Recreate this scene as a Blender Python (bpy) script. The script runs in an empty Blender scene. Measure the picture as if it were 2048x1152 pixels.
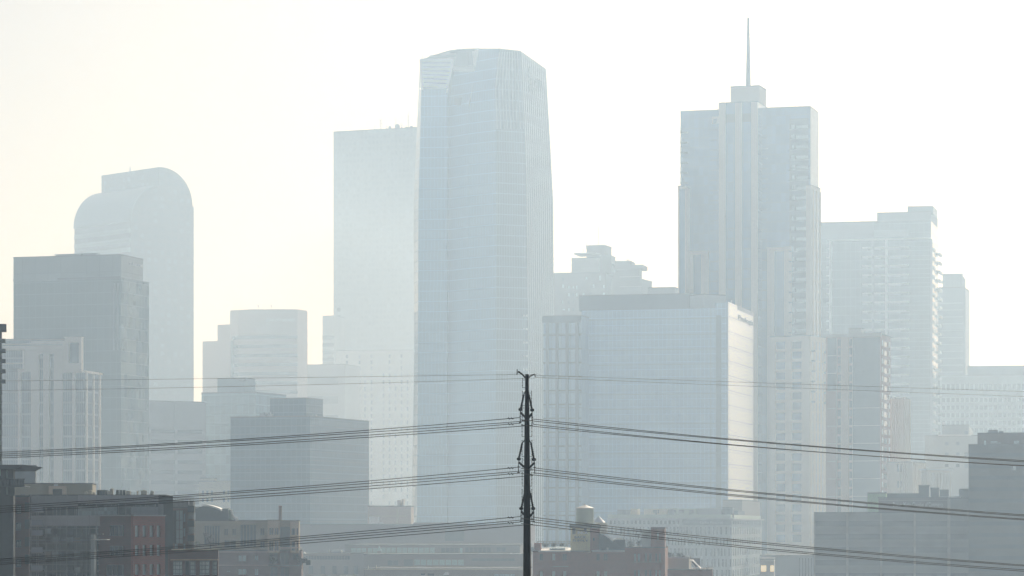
import bpy, bmesh, math, random
from mathutils import Vector
R = math.radians
random.seed(7)
S = bpy.context.scene
COL = S.collection

# ------------------------------------------------------------------ camera
F = 6000.0            # focal length in photo pixels (photo 2048 wide)
HZ = 1060.0           # horizon row in the photo
H = 30.0              # height of the camera above the ground
cam = bpy.data.cameras.new('camera'); co = bpy.data.objects.new('camera', cam); COL.objects.link(co)
cam.sensor_width = 36.0; cam.lens = 36.0 * F / 2048.0
cam.shift_y = (HZ - 576.0) / 2048.0
cam.clip_start = 1.0; cam.clip_end = 30000.0
co.location = (0, 0, H); co.rotation_euler = (R(90), 0, 0)
S.camera = co

# ------------------------------------------------------------------ light
SUN_AZ, SUN_EL = 18.0, 31.0       # degrees right of the view direction, above the horizon
w = bpy.data.worlds.new('World'); S.world = w; w.use_nodes = True
nt = w.node_tree; bg = nt.nodes['Background']
sky = nt.nodes.new('ShaderNodeTexSky'); sky.sky_type = 'NISHITA'; sky.sun_disc = False
sky.sun_elevation = R(SUN_EL); sky.sun_rotation = R(SUN_AZ); sky.altitude = 1600
sky.air_density = 1.0; sky.dust_density = 8.5; sky.ozone_density = 1.0
smoke = nt.nodes.new('ShaderNodeMix'); smoke.data_type = 'RGBA'; smoke.blend_type = 'MULTIPLY'; smoke.inputs[0].default_value = 1.0
smoke.inputs[7].default_value = (1.0, 0.955, 0.885, 1)      # wildfire smoke takes the blue out of the whole sky
nt.links.new(sky.outputs[0], smoke.inputs[6]); nt.links.new(smoke.outputs[2], bg.inputs[0]); bg.inputs[1].default_value = 0.085
sl = bpy.data.lights.new('sun', 'SUN'); sl.energy = 5.0; sl.angle = R(0.5); sl.color = (1.0, 0.94, 0.81)
so = bpy.data.objects.new('sun', sl); COL.objects.link(so)
sd = Vector((math.sin(R(SUN_AZ)) * math.cos(R(SUN_EL)), math.cos(R(SUN_AZ)) * math.cos(R(SUN_EL)), math.sin(R(SUN_EL))))
so.rotation_euler = sd.to_track_quat('Z', 'Y').to_euler()
S.view_settings.view_transform = 'Standard'; S.view_settings.look = 'None'
S.view_settings.gamma = 1.0; S.view_settings.exposure = -0.2; S.view_settings.use_curve_mapping = False
cy = S.cycles
cy.use_denoising = True
cy.max_bounces = 6; cy.diffuse_bounces = 2; cy.glossy_bounces = 3; cy.transmission_bounces = 2
cy.volume_bounces = 1; cy.transparent_max_bounces = 6
cy.sample_clamp_indirect = 4.0
HAZE = dict(density=0.00060, color=(0.57, 0.765, 1.0), g=0.50)

# ------------------------------------------------------------------ materials
MATS = {}
def node(t, kind, **kw):
    n = t.nodes.new(kind)
    for k, v in kw.items(): setattr(n, k, v)
    return n
def mth(t, op, a, b=None, c=None):
    n = t.nodes.new('ShaderNodeMath'); n.operation = op
    for i, v in enumerate((a, b, c)):
        if v is None: continue
        if isinstance(v, (int, float)): n.inputs[i].default_value = v
        else: t.links.new(v, n.inputs[i])
    return n.outputs[0]
def mixc(t, f, a, b):
    n = t.nodes.new('ShaderNodeMix'); n.data_type = 'RGBA'
    for s, v in ((n.inputs[0], f), (n.inputs[6], a), (n.inputs[7], b)):
        if isinstance(v, (int, float)): s.default_value = v
        elif isinstance(v, tuple): s.default_value = (v[0], v[1], v[2], 1)
        else: t.links.new(v, s)
    return n.outputs[2]
def newmat(name):
    m = bpy.data.materials.new(name); m.use_nodes = True
    return m, m.node_tree, m.node_tree.nodes['Principled BSDF']
def plain(name, col, rough=0.8, metal=0.0, var=0.18, scale=0.25, streak=True):
    """one colour with weathering: broad patches, vertical streaks and fine grain, in metres"""
    if name in MATS: return MATS[name]
    m, t, p = newmat(name)
    tc = node(t, 'ShaderNodeTexCoord')
    mp = node(t, 'ShaderNodeMapping'); mp.inputs[3].default_value = (scale, scale, scale * (0.25 if streak else 1))
    t.links.new(tc.outputs['Object'], mp.inputs[0])
    n1 = node(t, 'ShaderNodeTexNoise'); n1.inputs['Scale'].default_value = 1.0; n1.inputs['Detail'].default_value = 5
    t.links.new(mp.outputs[0], n1.inputs[0])
    n2 = node(t, 'ShaderNodeTexNoise'); n2.inputs['Scale'].default_value = 3.0; n2.inputs['Detail'].default_value = 3
    t.links.new(tc.outputs['Object'], n2.inputs[0])
    s = mth(t, 'ADD', mth(t, 'MULTIPLY', n1.outputs[0], 0.7), mth(t, 'MULTIPLY', n2.outputs[0], 0.3))
    f = mth(t, 'MULTIPLY_ADD', mth(t, 'SUBTRACT', s, 0.5), var * 5, 0.5)
    f = mth(t, 'MINIMUM', mth(t, 'MAXIMUM', f, 0.0), 1.0)
    c = mixc(t, f, tuple(x * (1 - var) for x in col), tuple(min(1, x * (1 + var)) for x in col))
    t.links.new(c, p.inputs['Base Color'])
    p.inputs['Roughness'].default_value = rough; p.inputs['Metallic'].default_value = metal
    if rough >= .8: p.inputs['Specular IOR Level'].default_value = 0.1
    MATS[name] = m; return m
def grid(name, glass, line, pu, pv, wu, wv, band=0.0, bandcol=None, metal=0.35, rough=0.1, vary=0.35, wob=0.02):
    """curtain wall: glass cells pu x pv metres with mullion lines wu, wv and a spandrel band at each floor"""
    if name in MATS: return MATS[name]
    m, t, p = newmat(name)
    uv = node(t, 'ShaderNodeUVMap'); sp = node(t, 'ShaderNodeSeparateXYZ'); t.links.new(uv.outputs[0], sp.inputs[0])
    us = mth(t, 'DIVIDE', sp.outputs[0], pu); vs = mth(t, 'DIVIDE', sp.outputs[1], pv)
    fu = mth(t, 'FRACT', us); fv = mth(t, 'FRACT', vs)
    lu = mth(t, 'LESS_THAN', fu, wu / pu); lv = mth(t, 'LESS_THAN', fv, wv / pv)
    ln = mth(t, 'MAXIMUM', lu, lv)
    cb = node(t, 'ShaderNodeCombineXYZ')
    t.links.new(mth(t, 'FLOOR', us), cb.inputs[0]); t.links.new(mth(t, 'FLOOR', vs), cb.inputs[1])
    wn = node(t, 'ShaderNodeTexWhiteNoise', noise_dimensions='3D'); t.links.new(cb.outputs[0], wn.inputs[0])
    cell = mixc(t, mth(t, 'MULTIPLY', mth(t, 'POWER', wn.outputs[0], 2.0), vary), glass, tuple(min(1, x * 2.2 + 0.06) for x in glass))
    if band:
        isb = mth(t, 'LESS_THAN', fv, band)
        cell = mixc(t, isb, cell, bandcol)
    c = mixc(t, ln, cell, line)
    t.links.new(c, p.inputs['Base Color'])
    solid = mth(t, 'MAXIMUM', ln, mth(t, 'LESS_THAN', fv, band)) if band else ln
    t.links.new(mth(t, 'MULTIPLY', mth(t, 'SUBTRACT', 1.0, solid), metal), p.inputs['Metallic'])
    t.links.new(mth(t, 'MULTIPLY_ADD', solid, 0.45, rough), p.inputs['Roughness'])
    # every pane hangs a hair out of true and bows a little
    gm = node(t, 'ShaderNodeNewGeometry')
    v1 = node(t, 'ShaderNodeVectorMath', operation='SUBTRACT'); t.links.new(wn.outputs[1], v1.inputs[0]); v1.inputs[1].default_value = (0.5, 0.5, 0.5)
    tc = node(t, 'ShaderNodeTexNoise'); t.links.new(node(t, 'ShaderNodeTexCoord').outputs['Object'], tc.inputs[0]); tc.inputs['Scale'].default_value = 0.35
    v2 = node(t, 'ShaderNodeVectorMath', operation='SUBTRACT'); t.links.new(tc.outputs[1], v2.inputs[0]); v2.inputs[1].default_value = (0.5, 0.5, 0.5)
    a = node(t, 'ShaderNodeVectorMath', operation='SCALE'); t.links.new(v1.outputs[0], a.inputs[0]); a.inputs[3].default_value = wob
    b = node(t, 'ShaderNodeVectorMath', operation='SCALE'); t.links.new(v2.outputs[0], b.inputs[0]); b.inputs[3].default_value = wob * 1.5
    s1 = node(t, 'ShaderNodeVectorMath', operation='ADD'); t.links.new(a.outputs[0], s1.inputs[0]); t.links.new(b.outputs[0], s1.inputs[1])
    s2 = node(t, 'ShaderNodeVectorMath', operation='ADD'); t.links.new(gm.outputs['Normal'], s2.inputs[0]); t.links.new(s1.outputs[0], s2.inputs[1])
    s3 = node(t, 'ShaderNodeVectorMath', operation='NORMALIZE'); t.links.new(s2.outputs[0], s3.inputs[0])
    t.links.new(s3.outputs[0], p.inputs['Normal'])
    MATS[name] = m; return m
def brick(name, c1, c2, mortar, sc=1.0):
    if name in MATS: return MATS[name]
    m, t, p = newmat(name)
    uv = node(t, 'ShaderNodeUVMap')
    b = node(t, 'ShaderNodeTexBrick'); t.links.new(uv.outputs[0], b.inputs[0])
    b.inputs['Color1'].default_value = (*c1, 1); b.inputs['Color2'].default_value = (*c2, 1); b.inputs['Mortar'].default_value = (*mortar, 1)
    b.inputs['Scale'].default_value = 1.0; b.inputs['Brick Width'].default_value = 0.4 * sc; b.inputs['Row Height'].default_value = 0.14 * sc
    b.inputs['Mortar Size'].default_value = 0.012 * sc
    tc = node(t, 'ShaderNodeTexCoord'); n = node(t, 'ShaderNodeTexNoise'); n.inputs['Scale'].default_value = 0.6; n.inputs['Detail'].default_value = 4
    t.links.new(tc.outputs['Object'], n.inputs[0])
    c = mixc(t, mth(t, 'MULTIPLY', n.outputs[0], 0.5), b.outputs[0], tuple(x * 0.55 for x in c1))
    t.links.new(c, p.inputs['Base Color']); p.inputs['Roughness'].default_value = 0.9
    MATS[name] = m; return m

pane = plain('window_glass', (0.03, 0.042, 0.05), 0.08, 0.25, 0.4, 0.3, False)
pane_pale = plain('window_glass_with_blinds', (0.52, 0.60, 0.59), 0.15, 0.0, 0.35, 1.5, False)
roof_m = plain('roof_gravel', (0.10, 0.098, 0.095), 0.95, 0, 0.25, 0.3, False)
roof_w = plain('roof_white_membrane', (0.72, 0.72, 0.70), 0.6, 0, 0.08, 0.3, False)
steel = plain('dark_weathered_steel', (0.009, 0.012, 0.015), 0.8, 0, 0.3, 2.0)
wire_m = plain('wire_metal', (0.03, 0.032, 0.036), 0.5, 0.5, 0.2, 0.5, False)
insul = plain('dark_polymer', (0.008, 0.010, 0.013), 0.8, 0, 0.2, 2, False)
galv = plain('galvanised_metal', (0.42, 0.43, 0.43), 0.4, 0.6, 0.15, 0.8)
duct_m = plain('duct_grey', (0.22, 0.23, 0.24), 0.6, 0.2, 0.2, 0.8)
white_m = plain('white_paint', (0.75, 0.74, 0.71), 0.6, 0, 0.08, 0.6)

# ------------------------------------------------------------------ mesh builder
def px(x, y, d): return Vector(((x - 1024) * d / F, d, H + (HZ - y) * d / F))
class MB:
    RS = 1.0
    def __init__(s): s.v = []; s.f = []
    def hexa(s, c):      # 8 corners: 4 bottom (ccw seen from above), 4 top
        b = len(s.v); s.v += [Vector(p) for p in c]
        for q in ((3, 2, 1, 0), (4, 5, 6, 7), (0, 1, 5, 4), (1, 2, 6, 5), (2, 3, 7, 6), (3, 0, 4, 7)): s.f.append([b + i for i in q])
    def box(s, a, b):
        x0, y0, z0 = a; x1, y1, z1 = b
        s.hexa([(x0, y0, z0), (x1, y0, z0), (x1, y1, z0), (x0, y1, z0), (x0, y0, z1), (x1, y0, z1), (x1, y1, z1), (x0, y1, z1)])
    def prism(s, pts, z0, z1):   # plan polygon (x, y); z1 may be a list
        n = len(pts); b = len(s.v); zt = z1 if isinstance(z1, (list, tuple)) else [z1] * n
        s.v += [Vector((p[0], p[1], z0)) for p in pts] + [Vector((p[0], p[1], z)) for p, z in zip(pts, zt)]
        s.f.append([b + i for i in range(n)][::-1]); s.f.append([b + n + i for i in range(n)])
        for i in range(n): j = (i + 1) % n; s.f.append([b + i, b + j, b + n + j, b + n + i])
    def lathe(s, c, prof, n=20):   # prof: (r, z) rising; c: (x, y)
        b = len(s.v)
        for r, z in prof:
            for k in range(n): a = 2 * math.pi * k / n; s.v.append(Vector((c[0] + r * math.cos(a), c[1] + r * math.sin(a), z)))
        for i in range(len(prof) - 1):
            for k in range(n):
                l = (k + 1) % n; s.f.append([b + i * n + k, b + i * n + l, b + (i + 1) * n + l, b + (i + 1) * n + k])
        s.f.append([b + k for k in range(n)][::-1]); s.f.append([b + (len(prof) - 1) * n + k for k in range(n)])
    def tube(s, pts, r, n=6, r1=None):
        pts = [Vector(p) for p in pts]; b = len(s.v); m = len(pts); r *= MB.RS; r1 = r1 if r1 is None else r1 * MB.RS
        for i, p in enumerate(pts):
            t = (pts[min(i + 1, m - 1)] - pts[max(i - 1, 0)]).normalized()
            a = t.cross(Vector((0, 1, 0)) if abs(t.y) < 0.9 else Vector((1, 0, 0))).normalized(); c = t.cross(a)
            rr = r if r1 is None else r + (r1 - r) * i / (m - 1)
            for k in range(n): q = 2 * math.pi * k / n; s.v.append(p + a * rr * math.cos(q) + c * rr * math.sin(q))
        for i in range(m - 1):
            for k in range(n): l = (k + 1) % n; s.f.append([b + i * n + k, b + i * n + l, b + (i + 1) * n + l, b + (i + 1) * n + k])
        s.f.append([b + k for k in range(n)][::-1]); s.f.append([b + (m - 1) * n + k for k in range(n)])
    def extrude(s, poly, off):   # poly: list of Vectors in a plane, off: Vector
        n = len(poly); b = len(s.v); s.v += [Vector(p) for p in poly] + [Vector(p) + off for p in poly]
        s.f.append([b + i for i in range(n)]); s.f.append([b + n + i for i in range(n)][::-1])
        for i in range(n): j = (i + 1) % n; s.f.append([b + i, b + n + i, b + n + j, b + j])
    def build(s, name, mat, parent=None, label=None, smooth=False, kind=None):
        me = bpy.data.meshes.new(name)
        o0 = Vector((0, 0, 0))
        if parent is not None: o0 = Vector(parent['_w'])
        me.from_pydata([tuple(v - o0) for v in s.v], [], s.f)
        bm = bmesh.new(); bm.from_mesh(me); bmesh.ops.recalc_face_normals(bm, faces=bm.faces[:])
        ul = bm.loops.layers.uv.new('UVMap')
        for f in bm.faces:
            nn = f.normal
            if abs(nn.z) > 0.75: T = None
            else: T = Vector((-nn.y, nn.x, 0)).normalized()
            for l in f.loops:
                c = l.vert.co + o0
                l[ul].uv = (c.x, c.y) if T is None else (c.dot(T), c.z)
            f.smooth = smooth
        bm.to_mesh(me); bm.free()
        me.materials.append(mat)
        o = bpy.data.objects.new(name, me); COL.objects.link(o)
        if parent is not None:
            o.parent = parent; o['_w'] = list(o0)
            if parent.get('_t') is None: pass
        if label: o['label'] = label
        if kind: o['kind'] = kind
        return o

def thing(name, label, cat, loc, group=None):
    o = bpy.data.objects.new(name, None); COL.objects.link(o); o.location = loc; o.empty_display_size = 1
    o['_w'] = [loc[0], loc[1], loc[2]]
    o['label'] = label; o['category'] = cat
    if group: o['group'] = group
    return o

class Face:
    """a vertical wall face from its near corner O along T; px coordinates of the photo are cast onto it"""
    def __init__(s, O, T, N, W, z0, z1, d): s.O, s.T, s.N, s.W, s.z0, s.z1, s.d = O, T, N, W, z0, z1, d
    def u(s, x):
        k = (x - 1024) / F
        return (k * s.O[1] - s.O[0]) / (s.T[0] - k * s.T[1])
    def z(s, y): return H + (HZ - y) * s.d / F
    def P(s, u, z, n=0.0): return Vector((s.O[0] + s.T[0] * u + s.N[0] * n, s.O[1] + s.T[1] * u + s.N[1] * n, z))
    def uz(s, mb, u0, u1, z0, z1, n0, n1):
        if u0 > u1: u0, u1 = u1, u0
        if z0 > z1: z0, z1 = z1, z0
        mb.hexa([s.P(u0, z0, n1), s.P(u1, z0, n1), s.P(u1, z0, n0), s.P(u0, z0, n0), s.P(u0, z1, n1), s.P(u1, z1, n1), s.P(u1, z1, n0), s.P(u0, z1, n0)])
    def box(s, mb, xa, xb, ya, yb, n0=-0.1, n1=0.1): s.uz(mb, s.u(xa), s.u(xb), s.z(ya), s.z(yb), n0, n1)

class Bld:
    def __init__(s, name, label, cat='building', group=None):
        s.a = (name, label, cat, group); s.root = None
    def base(s, p):
        if s.root is None: s.root = thing(s.a[0], s.a[1], s.a[2], (p[0], p[1], 0.0), s.a[3])
        return s.root
    def box(s, xl, xc, xr, ytop, d, th=13, mat=None, ybot=None, wl=None, wr=None, name='wall', roof=roof_m, rt=0.35, ov=0.12):
        th = R(th); C = ((xc - 1024) * d / F, d)
        dl = (-math.cos(th), math.sin(th)); dr = (math.sin(th), math.cos(th))
        if wl is None: k = (xl - 1024) / F; wl = (C[0] - k * d) / (-dl[0] + k * dl[1])
        if wr is None:
            k = (xr - 1024) / F; den = dr[0] - k * dr[1]
            wr = (k * d - C[0]) / den if abs(den) > 1e-6 else 40
        if wr <= 0.5: print('hidden side', s.a[1], name); wr = 30
        if wr > 90: wr = 90
        s.base(C)
        z1 = H + (HZ - ytop) * d / F; z0 = -0.2 if ybot is None else H + (HZ - ybot) * d / F
        c = [C, (C[0] + dr[0] * wr, C[1] + dr[1] * wr), (C[0] + dr[0] * wr + dl[0] * wl, C[1] + dr[1] * wr + dl[1] * wl), (C[0] + dl[0] * wl, C[1] + dl[1] * wl)]
        mb = MB(); mb.prism(c, z0, z1); s.wall = mb.build(name, mat, s.root)
        rt = min(rt, 1.8 * d / F); ov = min(ov, 0.8 * d / F)
        if roof:
            mb = MB(); cx = sum(p[0] for p in c) / 4; cyy = sum(p[1] for p in c) / 4
            cc = [(p[0] + (p[0] - cx) * 2 * ov / max(wl, wr, 1), p[1] + (p[1] - cyy) * 2 * ov / max(wl, wr, 1)) for p in c]
            mb.prism(cc, z1 + 0.002, z1 + rt); mb.build('roof', roof, s.root)
        L = Face(C, dl, (-dr[0], -dr[1]), wl, z0, z1, d); Rr = Face(C, dr, (-dl[0], -dl[1]), wr, z0, z1, d)
        return L, Rr
    def part(s, mb, name, mat, label=None, smooth=False, kind=None): return mb.build(name, mat, s.root, label, smooth, kind)
    def each(s, name, rects, face, mat, n0=0.0, n1=0.06, mats=None):
        """every rect (xa, xb, ya, yb) on the face a part of its own; past 100, the rest one part"""
        rest = MB(); k = getattr(s, '_n_' + name, 0)
        for r in rects:
            mm = random.choice(mats) if mats else mat
            if k < 100:
                mb = MB(); face.box(mb, *r, n0, n1); s.part(mb, name, mm); k += 1
            else: face.box(rest, *r, n0, n1)
        setattr(s, '_n_' + name, k)
        if rest.v: s.part(rest, name, mat, kind='stuff')
    def skin(s, face, xa, xb, ya, yb, cols, rows, t, mat, name='wall_facing'):
        """masonry facing t metres thick around a grid of openings"""
        mb = MB(); cols = sorted(cols); rows = sorted(rows); x = xa
        for (a, b) in cols:
            if a > x: face.box(mb, x, a, ya, yb, 0.002, t)
            y = ya
            for (c, e) in rows:
                if c > y: face.box(mb, a, b, y, c, 0.002, t)
                y = e
            if y < yb: face.box(mb, a, b, y, yb, 0.002, t)
            x = b
        if x < xb: face.box(mb, x, xb, ya, yb, 0.002, t)
        return s.part(mb, name, mat)
    def lines(s, face, xa, xb, ys, h, n, name, mat, sep=True):
        mb = MB(); k = 0
        for y in ys:
            if sep:
                mb = MB(); face.box(mb, xa, xb, y, y + h, 0.002, n); s.part(mb, name, mat)
            else: face.box(mb, xa, xb, y, y + h, 0.002, n)
        if not sep and mb.v: s.part(mb, name, mat)
    def posts(s, face, xs, wd, ya, yb, n, name, mat):
        for x in xs:
            mb = MB(); face.box(mb, x, x + wd, ya, yb, 0.002, n); s.part(mb, name, mat)
    def text(s, txt, face, xa, xb, ya, yb, mat, name='sign', n=0.15, fit=True):
        """raised letters on a face; u grows leftwards on L faces, so the frame is turned to read left to right"""
        cu = bpy.data.curves.new('t', 'FONT'); cu.body = txt; cu.extrude = 0.02; cu.offset = 0.012; cu.resolution_u = 2
        ob = bpy.data.objects.new('t', cu); COL.objects.link(ob)
        me0 = ob.to_mesh(); vs = [v.co.copy() for v in me0.vertices]; fs = [list(p.vertices) for p in me0.polygons]; ob.to_mesh_clear()
        bpy.data.objects.remove(ob)
        x0 = min(v.x for v in vs); x1 = max(v.x for v in vs); y0 = min(v.y for v in vs); y1 = max(v.y for v in vs)
        z0, z1 = min(v.z for v in vs), max(v.z for v in vs)
        ua, ub = face.u(xa), face.u(xb); zt, zb = face.z(ya), face.z(yb)
        mb = MB(); b = 0
        for v in vs:
            mb.v.append(face.P(ua + (ub - ua) * (v.x - x0) / (x1 - x0), zb + (zt - zb) * (v.y - y0) / (y1 - y0), n + (0.12 if v.z > (z0 + z1) / 2 else 0)))
        mb.f = fs
        return s.part(mb, name, mat)

def rg(a, b, st): 
    o = []; x = a
    while x < b - 1e-6: o.append(x); x += st
    return o

# ------------------------------------------------------------------ ground
def sheet(name, x0, y0, x1, y1, z, mat, kind='structure'):
    mb = MB(); mb.v = [Vector(p) for p in ((x0, y0, z), (x1, y0, z), (x1, y1, z), (x0, y1, z))]; mb.f = [[0, 1, 2, 3]]
    o = mb.build(name, mat); o['kind'] = kind; return o
ground_m = plain('ground_dirt_and_asphalt', (0.13, 0.125, 0.115), 0.95, 0, 0.4, 0.02, False)
road_m = plain('asphalt', (0.05, 0.05, 0.052), 0.9, 0, 0.2, 0.2, False)
paint_m = plain('road_paint', (0.75, 0.74, 0.70), 0.7, 0, 0.15, 1, False)
sheet('ground', -3400, -900, 3400, 6400, 0.0, ground_m)
sheet('road', -1200, 180, 1200, 194, 0.004, road_m)
sheet('road', -1200, 520, 1200, 534, 0.004, road_m)
mb = MB()
for yy in (187, 527):
    for i in range(-200, 200):
        b = len(mb.v); x = i * 6.0
        mb.v += [Vector((x, yy - .08, .008)), Vector((x + 3, yy - .08, .008)), Vector((x + 3, yy + .08, .008)), Vector((x, yy + .08, .008))]; mb.f.append([b, b + 1, b + 2, b + 3])
o = mb.build('road_marking', paint_m); o['kind'] = 'structure'
exec_order = []

# ------------------------------------------------------------------ utility pole and wires (110 m away)
PD = 80.0
def pole():
    t = thing('utility_pole', 'tall dark steel transmission pole standing in front of the skyline', 'utility pole', (px(1054, HZ, PD).x, PD, 0))
    s = PD / F
    mb = MB(); cx = px(1054, 0, PD).x
    prof = []
    for y, wd in ((2900, 52), (1152, 15.6), (1050, 14.2), (937, 11.6), (835, 9.8), (790, 7.6), (750, 7.2), (748.5, 6.8)):
        prof.append((wd / 2 * s, max(-0.1, px(0, y, PD).z)))
    prof = [prof[0]] + [p for p in prof[1:] if p[1] > 0]
    mb.lathe((cx, PD), prof, 24); mb.build('shaft', steel, t, smooth=True)
    def P(x, y, dy=0.0): v = px(x, y, PD); v.y += dy; return v
    for (sx, lv, xt, yt, xe, ye, xl, yl, xb, cb) in (
        (-1, 1, 1048, 789, 1041, 819, 1041, 825, 1051, (1040.5, 831, 845)), (1, 1, 1057.5, 789, 1064.3, 820, 1064, 827, 1056, (1064.5, 833, 846)),
        (-1, 2, 1044.5, 886, 1037.5, 918, 1038, 925, 1050, (1037, 932, 945)), (1, 2, 1062, 886, 1068, 919, 1068.5, 926, 1058, (1069.5, 933, 946)),
        (-1, 3, 1049.5, 986, 1042.5, 1017, 1042.5, 1023, 1052, (1042, 1030, 1043)), (1, 3, 1060.5, 986, 1066.5, 1017, 1067, 1024, 1059, (1067.5, 1031, 1043))):
        mb = MB(); a, b = P(xt, yt), P(xe, ye)
        mb.tube([P(1054 + sx * 3, yt - 8), a], 0.02); mb.tube([a, b], 0.030, 8)
        n = 9
        for i in range(n): q = a.lerp(b, (i + .5) / n); q2 = a.lerp(b, (i + .9) / n); mb.tube([q, q2], 0.042, 8)
        mb.build('insulator', insul, t)
        mb = MB(); c, d = P(xl, yl), P(xb, yl + 10); mb.tube([c, d], 0.040, 8); mb.tube([b, c], 0.018)
        mb.lathe((b.x, PD), [(0.03, b.z - .04), (0.055, b.z - .02), (0.055, b.z + .02), (0.03, b.z + .04)], 10)
        mb.build('arm', steel, t)
        mb = MB(); x, y0, y1 = cb
        mb.tube([P(x, yl - 1), P(x, y1)], 0.013); mb.box(P(x - 2, y0 + 2, -.05), P(x + 2, y0 + 1, .05)); mb.box(P(x - 2.6, y1 + 1, -.05), P(x + 2.6, y1 - .6, .05)); mb.box(P(x - .9, y1 - 3, -.03), P(x + .9, y0 + 5, .03))
        mb.build('clamp', steel, t)
    # ground-wire horns at the top
    mb = MB(); mb.tube([P(1052, 757), P(1044, 748), P(1036, 743)], 0.030, 8); mb.tube([P(1034.3, 738.5), P(1034, 750)], 0.018); mb.tube([P(1040, 742.5), P(1037, 746)], 0.012); mb.build('horn', steel, t)
    mb = MB(); mb.tube([P(1056, 757), P(1062, 751), P(1069, 748.3)], 0.026, 8); mb.tube([P(1068, 747), P(1072, 755.5)], 0.02); mb.tube([P(1071, 748), P(1073, 750)], 0.012); mb.build('horn', galv, t, 'pale metal horn on the sunlit side')
    # climbing rails with rungs, both sides
    for sx in (-1, 1):
        for (ya, yb, xa) in ((756, 776, 9.2), (782, 812, 9.2), (812, 842, 9.5), (848, 874, 9.8), (880, 914, 9.8), (916, 938, 9.6), (944, 973, 9.6), (978, 1012, 9.8), (1014, 1044, 9.6)):
            if sx > 0 and ya < 780: continue
            mb = MB(); x = 1054 + sx * xa; mb.tube([P(x, ya), P(x, yb)], 0.0085)
            for y in rg(ya + 1, yb, 7): mb.tube([P(x - 1.2, y), P(x + 1.2, y)], 0.011)
            mb.tube([P(x, yb - 1), P(1054 + sx * 3, yb - 1)], 0.008); mb.tube([P(x, ya + 4), P(1054 + sx * 3, ya + 4)], 0.008)
            mb.build('climbing_rail', steel, t)
    return t
MB.RS = 0.72; pole(); MB.RS = 1.0
def quadr(p0, p1, p2, x):
    (a, ya), (b, yb), (c, yc) = p0, p1, p2
    return ya * (x - b) * (x - c) / ((a - b) * (a - c)) + yb * (x - a) * (x - c) / ((b - a) * (b - c)) + yc * (x - a) * (x - b) / ((c - a) * (c - b))
def wire(label, p0, p1, p2, xe, dd, r=0.0092, spacer=False, name='power_line'):
    # a hanging conductor; dd moves it along the line of sight at the pole, keeping its real position
    n = 40; pts = []; d = PD + dd
    for i in range(n + 1):
        x = p0[0] + (xe - p0[0]) * i / n; pts.append(px(x, quadr(p0, p1, p2, x), d))
    mb = MB(); mb.tube(pts, r, 6)
    o = mb.build(name, wire_m); o['label'] = label; o['category'] = 'power line'; o['group'] = 'wires hung from the utility pole'
    if spacer:
        x = p0[0] - 21 if xe < p0[0] else p0[0] + 21
        y = quadr(p0, p1, p2, x); mb = MB()
        q = px(x, y, d); mb.tube([q + Vector((-.05, 0, .03)), q + Vector((.0, 0, -.03))], .007); mb.tube([q + Vector((.03, 0, .03)), q + Vector((.08, 0, -.03))], .007)
        mb.box(q + Vector((-.07, -.01, -.011)), q + Vector((.1, .01, .011)))
        mb.build('damper', insul, None).parent = o
LV = {1: ('top', (840, 834), [(835, 867.5, 904.5), (841, 871, 908.5), (846.5, 877, 912), (850.5, 881, 916)],
          [(838, 891.5, 921), (839.5, 893, 923.5), (848.5, 902.5, 931), (850, 903, 932)]),
      2: ('middle', 0, [(934, 970, 1012), (940, 974, 1017), (946, 980, 1020.5), (951, 985, 1025)],
          [(935.5, 994.5, 1029.5), (937, 996.5, 1032), (945.5, 1004, 1038), (947, 1006, 1040)]),
      3: ('bottom', 0, [(1033, 1070, 1118), (1038, 1074, 1122), (1044, 1079, 1126), (1048.5, 1084, 1129)],
          [(1034.5, 1094, 1130), (1036.5, 1097, 1132), (1044, 1105, 1139.5), (1047, 1108, 1142.5)])}
pos = ['uppermost', 'second', 'third', 'lowest']
for lv, (nm, _, le, ri) in LV.items():
    for i, (a, b, c) in enumerate(le):
        near = i % 2 == 0
        wire(f'{pos[i]} of four wires in the {nm} bundle running left from the pole', (1041 if near else 1066, a), (640, b), (0, c), -260, -0.35 if near else 0.35, spacer=near)
    for i, (a, b, c) in enumerate(ri):
        near = i % 2 == 0
        wire(f'{pos[i]} of four wires in the {nm} bundle running right from the pole', (1066 if near else 1042, a), (1620, b), (2048, c), 2330, 0.35 if near else -0.35)
wire('thin upper shield wire running left from the tip of the pole', (1034, 749), (640, 754.5), (0, 762), -260, -0.2, 0.0038)
wire('thin lower shield wire running left from the tip of the pole', (1070, 756), (640, 769), (0, 781), -260, 0.2, 0.0038)
wire('thin upper shield wire running right from the tip of the pole', (1036, 749), (1620, 769), (2048, 783), 2330, -0.2, 0.0038)
wire('thin lower shield wire running right from the tip of the pole', (1071, 755), (1620, 777), (2048, 793), 2330, 0.2, 0.0038)

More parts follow.
